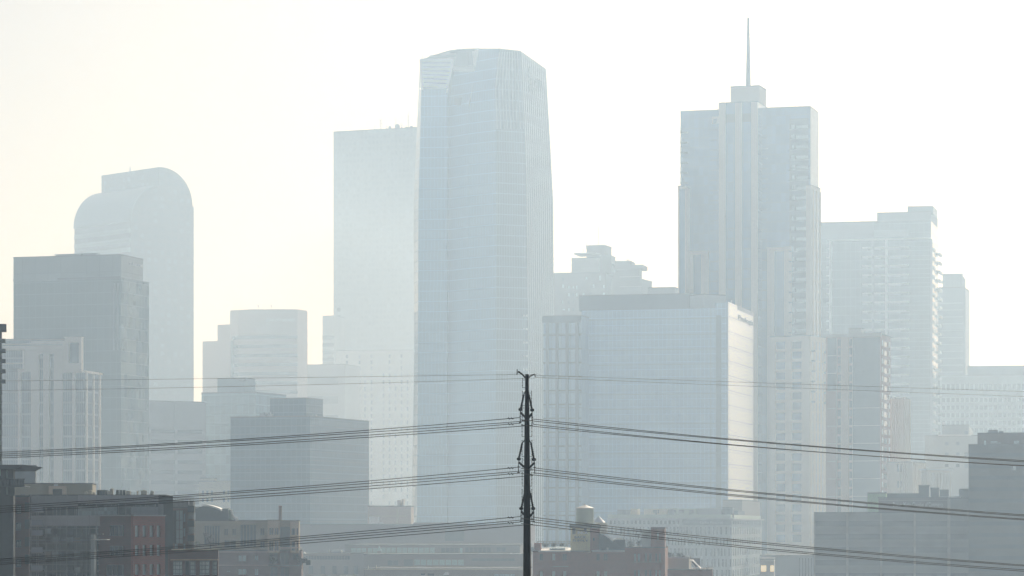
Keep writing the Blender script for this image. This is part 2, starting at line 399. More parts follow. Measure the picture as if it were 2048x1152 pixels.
# ------------------------------------------------------------------ far skyline
# pale far tower behind the tall glass tower
b = Bld('office_tower', 'pale flat-topped grey tower with rooftop dishes, left of and behind the tallest glass tower')
L, Rr = b.box(667, 850, 885, 254, 2150, 22, grid('pale_stone_grid', (0.26, 0.28, 0.29), (0.36, 0.37, 0.37), 3.0, 4.2, 1.3, 1.8, metal=0.1, rough=0.4, wob=0.01))
b.lines(L, 674, 681, rg(610, 1000, 15.5), 8, 0.15, 'window_band', pane)
mb = MB()
for x, h in ((700, 5), (703, 6), (709, 5), (714, 4), (722, 3)): L.box(mb, x, x + 7, 260 - h, 262, -6, -4)
b.part(mb, 'roof_unit', duct_m)
def dish(b, F_, x, y, r, n=-5):
    mb = MB(); u = F_.u(x); z = F_.z(y); s = 1.25 * F_.d / F; c = F_.P(u, z, n)
    mb.tube([c + Vector((0, 0, -r * s * 2)), c], 0.12 * F_.d / 1000)
    k = len(mb.v); m = 12
    for ring, (rr, dd) in enumerate(((0.05, .35), (.5, .25), (1, 0))):
        for i in range(m): a = 2 * math.pi * i / m; mb.v.append(c + Vector((rr * r * s * math.cos(a), dd * r * s, rr * r * s * math.sin(a))))
    for j in range(2):
        for i in range(m): l = (i + 1) % m; mb.f.append([k + j * m + i, k + j * m + l, k + (j + 1) * m + l, k + (j + 1) * m + i])
    mb.f.append([k + i for i in range(m)]); mb.tube([c, c + Vector((0, -r * s * .7, 0))], 0.06 * F_.d / 1000, 4)
    b.part(mb, 'satellite_dish', duct_m)
for x, y, r in ((774, 249, 2.5), (789, 248, 4.2), (807, 252, 2.2), (817, 251.5, 3.2), (832, 252, 2.5)): dish(b, L, x, y, r)
for x, y in ((756, 231), (744, 244), (786, 232), (811, 223), (798, 242), (768, 245)):
    mb = MB(); u = L.u(x); mb.tube([L.P(u, L.z(258), -5), L.P(u, L.z(y), -5)], .3, 5, .22); 
    if x == 756: L.box(mb, 752, 760, 233, 233.6, -5.1, -4.9); L.box(mb, 753, 759, 240, 240.6, -5.1, -4.9)
    b.part(mb, 'antenna', duct_m)

# pale masonry tower in front of it
pm = plain('pale_masonry', (0.78, 0.75, 0.70), 0.85, 0, 0.08, 0.1)
b = Bld('masonry_tower', 'very pale stone tower with columns of small windows, left of the tallest glass tower')
L, Rr = b.box(672, 850, 880, 700, 1950, 10, pm)
cols = [694, 707, 719, 730, 743, 767, 779, 791, 803, 815]
b.lines(L, 672, 850, [742, 1010], 1.2, 0.3, 'cornice', pm)
b.each('window', [(x - 1.8, x + 1.8, y, y + 7) for y in rg(708, 735, 12) for x in cols[::2]] + [(x - 1.7, x + 1.7, y, y + 8) for y in rg(746, 1035, 13.5) for x in cols if random.random() < .9], L, plain('window_grey', (0.22, 0.26, 0.29), .2, 0, .3, .5), mats=[plain('window_grey', (0.22, 0.26, 0.29), .2, 0, .3, .5), plain('window_light', (0.5, 0.52, 0.52), .3, 0, .2, .5)])
b = Bld('office_tower', 'pale slab end showing left of the far tower, with grey window bands', 'building')
L, Rr = b.box(645, 668, 690, 632, 2110, 18, plain('pale_concrete', (0.42, 0.43, 0.43), .85, 0, .1, .1))
b.lines(L, 645, 668, rg(671, 1000, 14.7), 7.5, .2, 'window_band', pane, sep=True)
b = Bld('office_block', 'low hazy grey block between the rounded bank tower and the far tower')
L, Rr = b.box(560, 690, 720, 729, 1800, 15, plain('grey_concrete', (0.30, 0.31, 0.32), .85, 0, .1, .1))
b.lines(L, 560, 676, [754, 792, 830, 862], 15, .3, 'window_band', pane, sep=True)

# curved-top tower (two quarter vaults of different height)
def curved():
    d = 1650.0; th = R(47); m = grid('granite_grid', (0.22, 0.245, 0.26), (0.27, 0.275, 0.28), 4.5, 4.3, 2.0, 2.0, metal=.15, rough=.35, wob=.01)
    vault = plain('vault_metal', (0.36, 0.40, 0.42), .35, .5, .06, .1, False)
    dl = Vector((-math.cos(th), math.sin(th), 0)); dr = Vector((math.sin(th), math.cos(th), 0))
    C = Vector(((262 - 1024) * d / F, d, 0)); t = thing('office_tower', 'tall grey tower with a curved cash-register top and a lower vault in front, far left', 'building', tuple(C))
    G = Face((C.x, C.y), (dr.x, dr.y), (-dl.x, -dl.y), 60, 0, 300, d)
    L = Face((C.x, C.y), (dl.x, dl.y), (-dr.x, -dr.y), 60, 0, 300, d)
    def gp(x, y):   # a point of the gable plane seen at photo (x, y)
        u = G.u(x); p = G.P(u, 0); return Vector((p.x, p.y, H + (HZ - y) * p.y / F))
    # high block: profile from the seam at 318, flat crown, quarter circle down to 387
    arc = [gp(318, 334)]
    for i in range(1, 17): a = math.pi / 2 * i / 16; arc.append(gp(318 + 67 * math.sin(a), 334 + 79 * (1 - math.cos(a))))
    a385 = gp(385.5, 413); b387 = gp(387.5, 413); 
    poly = arc + [b387, Vector((b387.x, b387.y, -.2)), Vector((arc[0].x, arc[0].y, -.2))]
    p0 = arc[0]; k = (203 - 1024) / F; wl = (k * p0.y - p0.x) / (dl.x - k * dl.y)
    mb = MB(); mb.extrude(poly, dl * wl); mb.build('high_block', m, t)
    # low vault
    arc2 = []
    for i in range(0, 17): a = math.pi / 2 * i / 16; arc2.append(gp(318 - 56 * math.cos(a), 444 - 72 * math.sin(a)))
    f2 = gp(262, 444)
    poly = [Vector((f2.x, f2.y, -.2))] + arc2 + [Vector((arc2[-1].x, arc2[-1].y, -.2))]
    k = (149 - 1024) / F; wl2 = (k * f2.y - f2.x) / (dl.x - k * dl.y)
    mb = MB(); mb.extrude(poly, dl * wl2); mb.build('low_block', m, t)
    mb = MB()     # standing-seam glass shell laid over the lower vault, clear of its ends
    out = -dr
    pts = [p + out * .5 + Vector((0, 0, .5)) - dl * .3 for p in arc2]
    poly = pts + [p - out * .45 - Vector((0, 0, .45)) for p in pts[::-1]]
    mb.extrude(poly, dl * (wl2 + .6)); mb.build('vault_shell', vault, t)
    for y in rg(456, 900, 19):
        mb = MB(); z = L.z(y); L.uz(mb, 0, wl2, z - 2.6, z, .05, .3); mb.build('window_band', pane_pale, t)
    mb = MB(); q = p0 + dl * wl * .5; mb.tube([q, q + Vector((0, 0, 3))], .15); mb.tube([q + Vector((0, 1, 0)), q + Vector((0, 1, 2))], .3, 5); mb.build('antenna', duct_m, t)
curved()

# rounded bank tower
def bankw():
    t = thing('bank_tower', 'hazy stepped bank tower with a bowed front and grey window bands', 'building', tuple(Vector((px(540, 0, 1700).x, 1700, 0))))
    m = plain('warm_grey_precast', (0.52, 0.43, 0.38), .85, 0, .08, .1)
    def pl(pts): return [((x - 1024) * d / F, d) for x, d in pts]
    front = [(460, 1712)] + [(460 + 135 * i / 8.0, 1712 - 14 * math.sin(math.pi * (.12 + .55 * i / 8)) / 1.0) for i in range(1, 9)]
    front[-1] = (595, 1700)
    mb = MB(); mb.prism(pl(front + [(615, 1716), (614, 1745), (462, 1750)]), -.2, px(0, 620, 1700).z); mb.build('wall', m, t)
    mb = MB(); mb.prism(pl([(461, 1714), (500, 1706), (560, 1705), (594, 1706), (614, 1717), (613, 1743), (463, 1748)]), px(0, 620, 1700).z + .01, px(0, 617, 1700).z); mb.build('parapet', m, t)
    mb = MB(); mb.prism(pl([(435, 1716), (462.5, 1712), (463, 1742), (436, 1742)]), -.2, px(0, 649, 1714).z); mb.build('wing', m, t)
    mb = MB(); mb.prism(pl([(405, 1722), (436.5, 1717), (437, 1742), (406, 1744)]), -.2, px(0, 682, 1718).z); mb.build('wing', m, t)
    fr = pl(front); 
    for y in rg(671, 1000, 18.3):
        mb = MB(); z = px(0, y, 1700).z; h = 6.5 * 1700 / F
        for i in range(0, 8):
            a, c = fr[i], fr[i + 1]; T = Vector((c[0] - a[0], c[1] - a[1], 0)); W = T.length; T /= W; N = (T.y, -T.x)
            f_ = Face(a, (T.x, T.y), N, W, 0, 0, 1700); f_.uz(mb, 0.0 if i else W * .3, W, z - h, z, 0.01, .25)
        mb.build('window_band', pane, t)
    for x, y0 in ((461.5, 681), (487, 652)):
        mb = MB(); f_ = Face(pl([(455, 1706)])[0], (1, 0), (0, -1), 60, 0, 0, 1706); f_.box(mb, x, x + 5, y0, 1000, -3.5, 1.5); mb.build('window_strip', pane, t)
    b = Bld('x', 'x'); b.root = t
    f_ = Face(pl([(530, 1697)])[0], (1, 0.035), (0.035, -1), 60, 0, 0, 1697)
    b.text('BANK OF THE WEST', f_, 533, 590, 637.5, 643.5, white_m, n=.4)
    for x in (517, 543): mb = MB(); p = px(x, 617, 1715); mb.tube([p, p + Vector((0, 0, 2))], .15); mb.tube([p + Vector((-.8, 0, 1.6)), p + Vector((.5, 0, 2))], .15); mb.build('antenna', duct_m, t)
bankw()

# teal-grey block in front of it
b = Bld('office_block', 'grey-green glass block with a taller core, between the curved-top tower and the dark box building')
tg = grid('teal_glass', (0.18, 0.30, 0.33), (0.22, 0.34, 0.36), 2.5, 4.0, .2, .5, metal=.3)
L, Rr = b.box(403, 512, 572, 785, 1200, 20, tg)
b.box(435, 489, 511, 757, 1222, 20, plain('teal_panel', (.17, .24, .25), .5, 0, .12, .2), ybot=788, name='core')
mb = MB(); L.box(mb, 452, 464, 753, 757, -14, -10); L.box(mb, 466, 471, 754.5, 757, -14, -10); b.part(mb, 'roof_unit', duct_m)
# hazy block by the curved tower
b = Bld('office_block', 'wide grey block with dark window bands below the curved-top tower')
gm_ = plain('mid_grey_panel', (0.36, 0.35, 0.34), .8, 0, .1, .15)
L, Rr = b.box(212, 272, 412, 802, 1150, 60, gm_)
for f_, a, c in ((L, 214, 271), (Rr, 273, 404)):
    b.lines(f_, a, c, rg(858, 1040, 20.5), 7, .25, 'window_band', pane, sep=True)
b.posts(Rr, [296, 349], 5, 803, 1000, .5, 'pier', gm_)
b = Bld('small_building', 'small pale corniced building left of the dark box building')
cm = plain('cream_stone', (0.66, 0.60, 0.48), .85, 0, .12, .2)
L, Rr = b.box(398, 463, 480, 963, 1000, 15, cm)
b.lines(L, 396, 463, [968, 975], 1.6, .5, 'cornice', cm)
b.box(400, 428, 434, 957, 1003, 15, cm, ybot=964, name='parapet_block')
b.each('window', [(x, x + 4, y, y + 8) for y in (981, 996) for x in (404, 413, 422, 446, 455)], L, plain('window_grey', (0.22, 0.26, 0.29), .2))

# dark glass tower, left
b = Bld('office_tower', 'dark green-grey glass tower on the left with a lighter crown')
dg = grid('dark_green_glass', (0.04, 0.085, 0.085), (0.05, 0.09, 0.09), 2.3, 3.9, .12, .25, metal=.35, vary=.12, wob=.035)
cg = grid('crown_panel', (0.13, 0.165, 0.16), (0.07, 0.10, 0.10), 4.7, 8.3, .15, .15, metal=.2, rough=.3, vary=.15)
L, Rr = b.box(27, 242, 298, 556, 1000, 18, dg)
L2, R2 = b.box(27, 242, 286, 510, 1000.5, 16, cg, ybot=557.5, name='crown')
L.box(mb := MB(), 27, 242, 552.5, 557, .3, .35); b.part(mb, 'recess_band', plain('dark_recess', (.02, .03, .03), .5))
b.text('SUNCOR', R2, 258, 285, 520, 527, white_m)
mb = MB(); L.box(mb, 97, 146, 502, 511, -9, -6); L.box(mb, 93, 150, 501, 502.4, -9.4, -5.6); L.box(mb, 94, 95.2, 502, 511, -7, -6.5); b.part(mb, 'roof_unit', duct_m)
mb = MB(); L.box(mb, 150, 176, 500.5, 511, -9, -6); L.box(mb, 141, 143, 499, 509, -8, -7.6); b.part(mb, 'roof_unit', duct_m)
b.posts(L, [227, 234], 3, 566, 700, .2, 'mullion', plain('pale_mullion', (.2, .24, .24), .6))

# postmodern stone tower, far left
def postmodern():
    b = Bld('office_tower', 'pale stone tower with tall vertical glass strips and square arches, lower left')
    st = plain('pale_pinkish_stone', (0.78, 0.71, 0.62), .85, 0, .07, .15)
    gs = grid('strip_glass', (0.08, 0.11, 0.13), (0.28, 0.29, 0.28), 0.75, 3.4, .16, .6, metal=.25)
    L, Rr = b.box(-70, 167, 200, 742, 900, 12, gs)
    b.box(-70, 134, 150, 681, 903, 12, gs, ybot=743, name='upper_wall')
    b.box(-70, 130, 140, 678, 906, 12, st, ybot=700, name='attic')
    d = L
    # stone piers
    mb = MB()
    for xa, xb_, y0 in ((-70, -2, 690), (38, 44, 742), (64, 80, 700), (89, 101, 700), (110, 127, 700), (147, 152, 745)): L.box(mb, xa, xb_, y0, 1100, .01, 1.1)
    for xa, xb_ in ((170, 172.5), (184.5, 186.5), (196.5, 199)): Rr.box(mb, xa, xb_, 745, 1100, .01, .5)
    b.part(mb, 'pier', st)
    mb = MB(); L.box(mb, -70, 134, 690, 699.5, .02, 1.15); L.box(mb, 52, 64, 700, 742, .01, 1.05); L.box(mb, 38, 64, 737, 743, .02, 1.2); L.box(mb, -70, 134, 686, 688, .1, 1.4)
    b.part(mb, 'lintel', st)
    mb = MB(); L.box(mb, 80, 110, 699.5, 707, .02, 1.1); L.box(mb, 127, 134, 681, 742, .02, 1.0); L.box(mb, 64, 128, 681, 686, .02, 1.0); b.part(mb, 'lintel', st)
    mb = MB(); L.box(mb, 12, 50, 695, 699, .2, 1.6); L.box(mb, 49, 52, 695, 738, .2, 1.6); L.box(mb, 0, 50, 724, 727, .2, 1.5); b.part(mb, 'window_surround', st)
    b.each('window_strip', [(-2, 38, 743, 1100), (44, 64, 745, 1100), (80, 89, 707, 1100), (101, 110, 707, 1100), (127, 147, 745, 1100), (152, 166, 745, 1100)], L, gs, .02, .08)
    # projecting square arch block
    Fr = Face((L.O[0], L.O[1]), L.T, L.N, L.W, 0, 0, 899)
    mb = MB()
    Fr.box(mb, 134, 141, 675, 742, .05, 2.0); Fr.box(mb, 162, 167, 675, 742, .05, 2.0); Fr.box(mb, 141, 162, 675, 685, .05, 2.0); Fr.box(mb, 141, 162, 726, 742, .05, 2.0); Fr.box(mb, 133, 168, 673.6, 675, .05, 2.2)
    b.part(mb, 'square_arch', st)
    mb = MB(); Fr.box(mb, 141, 162, 685, 726, -2, .3); b.part(mb, 'window', plain('blue_glass', (.05, .10, .13), .1, .3, .2, .3))
    mb = MB(); Rr.box(mb, 167, 201, 741, 745.5, .0, .7); L.box(mb, 127, 167.5, 741.6, 745.6, .1, 1.25); b.part(mb, 'cornice', st)
postmodern()

# dark box building
b = Bld('office_block', 'plain dark blue-grey box building with a square roof penthouse, left of centre')
db = grid('dark_blue_curtain_wall', (0.045, 0.11, 0.16), (0.06, 0.13, 0.18), 1.6, 2.2, .14, .3, metal=.25, rough=.25, vary=.22, wob=.03)
L, Rr = b.box(461, 620, 738, 833, 850, 20, db)
P1, P2 = b.box(540, 612, 646, 797, 864, 20, db, ybot=834, name='penthouse')
mb = MB(); L.box(mb, 515, 525, 824, 833, -3, -1.5); L.box(mb, 513.5, 526, 823, 824, -3.2, -1.3); b.part(mb, 'roof_unit', duct_m)
mb = MB(); L.box(mb, 528, 531, 825, 833, -3, -2); L.box(mb, 532, 534, 822, 833, -3, -2); L.box(mb, 535, 538, 826, 833, -3, -2); b.part(mb, 'roof_unit', galv)
mb = MB(); Rr.box(mb, 644, 647, 827, 836, -3, -2); Rr.box(mb, 649, 650, 830, 836, -3, -2); b.part(mb, 'roof_unit', galv)
b.lines(L, 461, 620, rg(850, 1130, 17.5), 0.7, .06, 'panel_joint', plain('joint_dark', (.025, .03, .035), .5)); b.lines(Rr, 620, 738, rg(850, 1130, 17.5), 0.7, .06, 'panel_joint', plain('joint_dark', (.025, .03, .035), .5))

# ------------------------------------------------------------------ the tallest glass tower
def glass_tower():
    d0 = 1280.0
    t = thing('glass_tower', 'tallest faceted glass tower in the middle, with a notched sloping crown', 'building', tuple(Vector((px(992, 0, d0).x, d0, 0))))
    g1 = grid('tower_glass', (0.10, 0.26, 0.44), (0.12, 0.26, 0.40), 1.55, 4.45, .12, .28, metal=.6, vary=.14, wob=.02)
    g2 = grid('tower_glass_facet', (0.050, 0.09, 0.12), (0.15, 0.22, 0.26), 1.2, 4.45, .18, .35, metal=.35, vary=.25, wob=.02)
    g3 = grid('tower_glass_bright', (0.10, 0.15, 0.18), (0.2, 0.26, 0.30), 1.5, 4.45, .1, .3, metal=.5, vary=.2, wob=.02)
    fin = plain('pale_fin', (0.55, 0.57, 0.57), .4, .3, .08, .1)
    # column tables: photo y -> photo x; each column at its own real distance
    D = {'a': d0 + 36, 'b': d0 + 22, 'c': d0 + 20.5, 'c2': d0 + 22, 'm': d0 + 10.5, 'e': d0, 'f': d0 + 6, 'g': d0 + 38}
    X = {'a': [(1400, 818), (700, 828.5), (405, 827), (290, 832), (178, 837.5), (118, 840)],
         'b': [(1400, 832), (700, 836), (405, 837), (290, 840), (178, 843), (118, 841.5)],
         'c': [(1400, 893), (700, 893.5), (405, 894), (178, 894.5), (118, 908)],
         'c2': [(1400, 896), (700, 896.5), (405, 897), (178, 897.5), (143, 908)],
         'm': [(1400, 937), (700, 937), (405, 937), (211, 937.5), (143, 950), (97, 958)],
         'e': [(1400, 993), (700, 992), (405, 992.5), (262, 992.5), (178, 989), (97, 998)],
         'f': [(1400, 1057), (700, 1055), (405, 1052), (262, 1049), (200, 1046), (101.5, 1040.5)],
         'g': [(1400, 1107.5), (700, 1107), (405, 1105), (305, 1100), (137, 1090.5)]}
    def col(k, y):
        tb = X[k]
        for (y0, x0), (y1, x1) in zip(tb, tb[1:]):
            if y0 >= y >= y1: x = x0 + (x1 - x0) * (y0 - y) / (y0 - y1); break
        else: x = tb[-1][1]
        p = px(x, y, D[k]); return p
    def strip(mb, k0, k1, tops, nrow=16, y0=1225):
        b = len(mb.v)
        for i in range(nrow + 1):
            for k, yt in zip((k0, k1), tops): mb.v.append(col(k, y0 + (yt - y0) * i / nrow))
        for i in range(nrow): mb.f.append([b + 2 * i, b + 2 * i + 1, b + 2 * i + 3, b + 2 * i + 2])
    def ground(mb):
        for v in mb.v:
            if v.z < 1: v.z = -.2
    def part(name, mat, strips, extra=None):
        mb = MB()
        for s_ in strips: strip(mb, *s_)
        if extra: extra(mb)
        mb.build(name, mat, t)
    part('bevel_glass', g3, [('a', 'b', (178, 178))])
    part('front_glass', g1, [('b', 'c', (178, 178)), ('c', 'c2', (178, 178)), ('c2', 'm', (143, 143)), ('m', 'e', (97, 97))])
    part('facet_glass', g2, [('e', 'f', (97, 101.5))])
    part('side_glass', g3, [('f', 'g', (101.5, 137))])
    # back walls and roof, so that the tower is closed
    a = col('a', 178); g = col('g', 137); back = d0 + 62
    ax, gx = a.x, g.x - 4; 
    mb = MB()
    P0 = [col('a', 178), Vector((ax + 6, back, a.z)), Vector((gx, back, a.z)), g]
    for p, q in zip(P0, P0[1:]):
        b = len(mb.v); zq = min(p.z, q.z); mb.v += [Vector((p.x, p.y, -.2)), Vector((q.x, q.y, -.2)), q, p]; mb.f.append([b, b + 1, b + 2, b + 3])
    b = len(mb.v); zr = col('c', 178).z - 1.5
    ring = [col(k, 178) for k in ('a', 'b', 'c', 'm', 'e', 'f', 'g')] + [Vector((gx, back, zr)), Vector((ax + 6, back, zr))]
    mb.v += [Vector((p.x, p.y, zr)) for p in ring]; mb.f.append([b + i for i in range(len(ring))])
    mb.build('rear_wall', g1, t)
    # inner sides of the notch
    mb = MB(); b = 0
    q = [col('m', 210), col('m', 97), col('m', 97) + Vector((0, 9, 0)), col('m', 210) + Vector((0, 9, 0))]; mb.v += q; mb.f.append([0, 1, 2, 3])
    q = [col('m', 97), col('e', 97), col('f', 101.5), col('f', 101.5) + Vector((-3, 20, -7)), col('m', 97) + Vector((0, 9, -2.5))]; b = len(mb.v); mb.v += q; mb.f.append([b + i for i in range(5)])
    q = [col('g', 137), col('g', 137) + Vector((-4, 2, -2)), col('f', 101.5) + Vector((-3, 20, -7)), col('f', 101.5)]; b = len(mb.v); mb.v += q; mb.f.append([b + i for i in range(4)])
    mb.build('crown_roof', duct_m, t)
    # sloping white louvred panel over the left shoulder
    n_ = 8; q0, q1 = px(846, 173, d0 + 20.2), px(893.5, 176, d0 + 19.4); t0, t1 = px(840.5, 118.5, d0 + 25.5), px(907.5, 117.5, d0 + 25.5)
    mb = MB(); off = Vector((0, .6, -.3)); mb.v += [q0, q1, t1, t0] + [v + off for v in (q0, q1, t1, t0)]
    for f_ in ((0, 1, 2, 3), (4, 7, 6, 5), (0, 4, 5, 1), (1, 5, 6, 2), (2, 6, 7, 3), (3, 7, 4, 0)): mb.f.append(list(f_))
    pan = mb.build('sloping_panel', plain('bright_skylight', (0.86, 0.93, 0.96), .35, 0, .04, .2), t)
    mb = MB()
    for i in range(1, 7): a_, b_ = q0.lerp(t0, i / 7), q1.lerp(t1, i / 7); ia, ib = a_.lerp(b_, .05), a_.lerp(b_, .95); o_ = Vector((0, -.08, .04)); mb.tube([ia + o_, ib + o_], .13, 4)
    mb.build('seam', plain('seam_grey', (.15, .19, .22), .6), t)
    mb = MB(); mb.tube([q0 + Vector((-.1, -.2, -1.5)), t0 + Vector((0, -.2, 0))], .32, 5); mb.tube([q1 + Vector((0, -.2, -2)), t1 + Vector((0, -.2, 0))], .32, 5); mb.tube([t0, t1], .3, 5); mb.build('panel_frame', white_m, t)
    mb = MB(); mb.v += [col('a', 178), q0, t0]; mb.f.append([0, 1, 2]); b = len(mb.v); mb.v += [col('a', 178), t0, col('a', 118)]; mb.f.append([b, b + 1, b + 2])
    b = len(mb.v); A = px(846, 173, d0 + 20.2); mb.v += [col('c', 178), px(893.5, 176, d0 + 19.4), px(907.5, 117.5, d0 + 25.5), px(905, 143, d0 + 34), px(898, 178, d0 + 30)]; mb.f.append([b + i for i in range(5)])
    mb.build('shoulder_cheek', g3, t)
    # arched screen along the back of the crown
    arc = [(842, 118), (853, 115.5), (868, 110), (882, 105.5), (900, 100.5), (916, 98.2), (935, 97.2), (958, 96.5)]
    pp = [px(x, y, d0 + 40) for x, y in arc]; poly = pp + [px(958, 190, d0 + 40), px(842, 190, d0 + 40)]
    mb = MB(); mb.extrude(poly, Vector((0, .8, 0))); mb.build('crown_screen', plain('screen_grey', (.12, .16, .175), .5, .2, .1, .1), t)
    mb = MB()
    for x0_, y0_, x1_, y1_ in ((858, 113, 900, 105), (882, 110, 938, 105), (893, 116, 915, 114)): mb.tube([px(x0_, y0_, d0 + 38), px(x1_, y1_, d0 + 38)], .35, 5)
    mb.build('roof_beam', galv, t)
    mb = MB(); mb.box(px(912, 133, d0 + 30), px(938, 109, d0 + 36)); mb.build('lift_housing', plain('housing_dark', (.03, .045, .055), .7), t)
    mb = MB(); a_, b_, c_, e_ = px(944, 103, d0 + 20), px(957, 98, d0 + 20), px(951, 131, d0 + 20), px(947, 133, d0 + 20); mb.extrude([a_, b_, c_, e_], Vector((0, 2, 0))); mb.build('louvre', white_m, t)
    mb = MB(); mb.box(px(906, 141, d0 + 14), px(950, 134, d0 + 16)); mb.box(px(906, 133.5, d0 + 14), px(951, 132.5, d0 + 16)); mb.build('white_beam', white_m, t)
    mb = MB(); z0 = px(0, 193, d0 + 12); mb.box(px(909, 210, d0 + 15), px(936, 195, d0 + 15.4)); 
    for v in mb.v: v.y = v.y
    mb.build('dark_slot', plain('slot_dark', (.012, .018, .022), .8), t)
    # fins down the side face; ribs on the upper facet imitate a reflection
    def fins(k0, k1, top, ys, name, nf, w=.16, out=.5, t0_=102.5, t1_=138):
        mb = MB()
        for i in range(nf + 1):
            fr = (i + .3) / (nf + .6)
            for y0, y1 in zip(ys, ys[1:]):
                yy0 = y0; yy1 = y1
                if y1 is None: yy1 = t0_ + (t1_ - t0_) * fr
                A0 = col(k0, yy0).lerp(col(k1, yy0), fr); A1 = col(k0, yy1).lerp(col(k1, yy1), fr)
                T = (col(k1, yy0) - col(k0, yy0)); T.z = 0; T.normalize(); N = Vector((T.y, -T.x, 0))
                mb.hexa([A0 - T * w + N * out, A0 + T * w + N * out, A0 + T * w - N * .05, A0 - T * w - N * .05, A1 - T * w + N * out, A1 + T * w + N * out, A1 + T * w - N * .05, A1 - T * w - N * .05])
        mb.build(name, fin if k0 == 'f' else plain('reflection_rib_grey', (.30, .34, .35), .4, .3, .08, .1), t)
    fins('f', 'g', 137, (700, 405, 305, 140, None), 'vertical_fins', 12, .25, .55)
    fins('f', 'g', 137, (1200, 700), 'vertical_fins', 12, .25, .4)
    fins('e', 'f', 102, (258, 178, 104), 'vertical_fins', 8, .20, .3)  # added ribs: pale reflected stripes put into shape and colour
    e0_, f0_ = col('e', 700), col('f', 700); TT_ = f0_ - e0_; TT_.z = 0; WW = TT_.length; TT_.normalize()
    Ff = Face((e0_.x, e0_.y), (TT_.x, TT_.y), (TT_.y, -TT_.x), WW, 0, 0, d0 + 5)
    for y in (629, 656, 683, 710, 737, 780):
        for x in (1046, 1051): mb = MB(); Ff.box(mb, x, x + 3.5, y, y + 4, .05, .4); mb.build('painted_window_sparkle', white_m, t)  # small blocks added, lit-window sparkle put into their white colour
    # lettering and round emblem on the side face
    f0, g0 = col('f', 160), col('g', 160); T = g0 - f0; T.z = 0; W = T.length; T.normalize()
    Fc = Face((f0.x, f0.y), (T.x, T.y), (T.y, -T.x), W, 0, 0, d0 + 20)
    b = Bld('x', 'x'); b.root = t; sg = plain('sign_grey_blue', (.03, .055, .07), .6, 0, .05)
    b.text('OPTIV', Fc, 1058.5, 1083, 157, 181, sg, n=1.2)
    mb = MB()
    for k in range(10):
        a_ = 2 * math.pi * (k + .5) / 10
        if -0.5 < math.cos(a_) * 1 and abs(math.sin(a_)) < .35 and math.cos(a_) > 0: continue
        cx_ = 1055.5 + 2.6 * math.cos(a_); cyy_ = 163 + 20 * math.sin(a_); u = Fc.u(cx_); z = Fc.z(cyy_); c = Fc.P(u, z, 1.2)
        TT = Vector((T.x, T.y, 0)); NN = Vector((T.y, -T.x, 0)); poly = [c + TT * 1.4 * math.cos(q) + Vector((0, 0, 1.15 * math.sin(q))) for q in [2 * math.pi * j / 12 for j in range(12)]]
        mb.extrude(poly, NN * .25)
    mb.build('emblem', sg, t)
    for x in (932, 998, 845, 860): mb = MB(); p = px(x, 98 if x > 900 else 116, d0 + 30); mb.tube([p, p + Vector((0, 0, 1.6))], .1); mb.build('roof_rod', duct_m, t)
glass_tower()

# ------------------------------------------------------------------ right half of the skyline
# stepped dark apartment block
b = Bld('apartment_block', 'stepped brownish apartment block with rooftop masts, just right of the tallest tower')
am = plain('brown_grey_brick', (0.11, 0.085, 0.075), .9, 0, .15, .15)
al = plain('light_brick', (0.34, 0.30, 0.28), .9, 0, .12, .15)
L, Rr = b.box(1095, 1212, 1240, 545, 1450, 15, am, name='wall')
b.box(1143, 1198, 1228, 516, 1455, 18, al, ybot=548, name='tier'); b.box(1173, 1209, 1223, 491, 1462, 18, am, ybot=518, name='tier')
mb = MB(); L.box(mb, 1147, 1191, 504, 507, -14, -1); b.part(mb, 'canopy', al)
b.box(1200, 1222, 1231, 512, 1452, 15, am, ybot=548, name='tier')
L3, R3 = b.box(1225, 1262, 1270, 523, 1458, 12, am, name='tier')
L4, R4 = b.box(1236, 1278, 1284, 535, 1450, 12, am, name='tier'); mb = MB(); L4.box(mb, 1234, 1287, 530, 538, -12, 1.5); b.part(mb, 'roof_slab', am)
L5, R5 = b.box(1222, 1284, 1304, 559, 1440, 20, am, name='tier')
b.lines(L5, 1240, 1284, [552, 572], 1.2, .5, 'balcony_edge', al)
b.each('window', [(1124, 1128, 553, 560), (1124, 1128, 567, 574), (1171, 1175, 553, 558), (1198, 1202, 551, 561), (1124, 1127, 600, 606), (1152, 1155, 570, 577), (1165, 1169, 585, 590), (1221, 1224, 566, 571), (1125, 1130, 616, 619), (1152, 1155, 585, 592), (1185, 1189, 568, 575)] + [(x, x + 3.5, y, y + 6) for y in (570, 585, 600, 615) for x in (1136, 1145, 1180, 1206)], L, pane_pale, mats=[pane_pale, pane_pale, pane])
for x, y, r in ((1228, 531, 3.6), (1234, 543, 2)): dish(b, L3, x, y, r, 6)
for x, ya, yb in ((1197.5, 453, 491), (1172.5, 485, 498), (1120, 540, 546), (1136, 539, 546), (1166.5, 497, 505), (1254, 517, 523)):
    mb = MB(); mb.tube([px(x, yb, 1458), px(x, ya, 1458)], .12, 5); b.part(mb, 'mast', duct_m)
mb = MB(); mb.tube([px(1252, 523, 1458), px(1257, 519, 1458), px(1261, 525, 1458)], .25, 5); b.part(mb, 'roof_unit', al)
# low pale block behind the blue midrise
b = Bld('office_block', 'low pale flat block peeking between the stepped apartments and the spired tower')
b.box(1296, 1350, 1364, 575.5, 1300, 14, plain('warm_grey_panel', (.26, .24, .235), .8, 0, .1, .2))

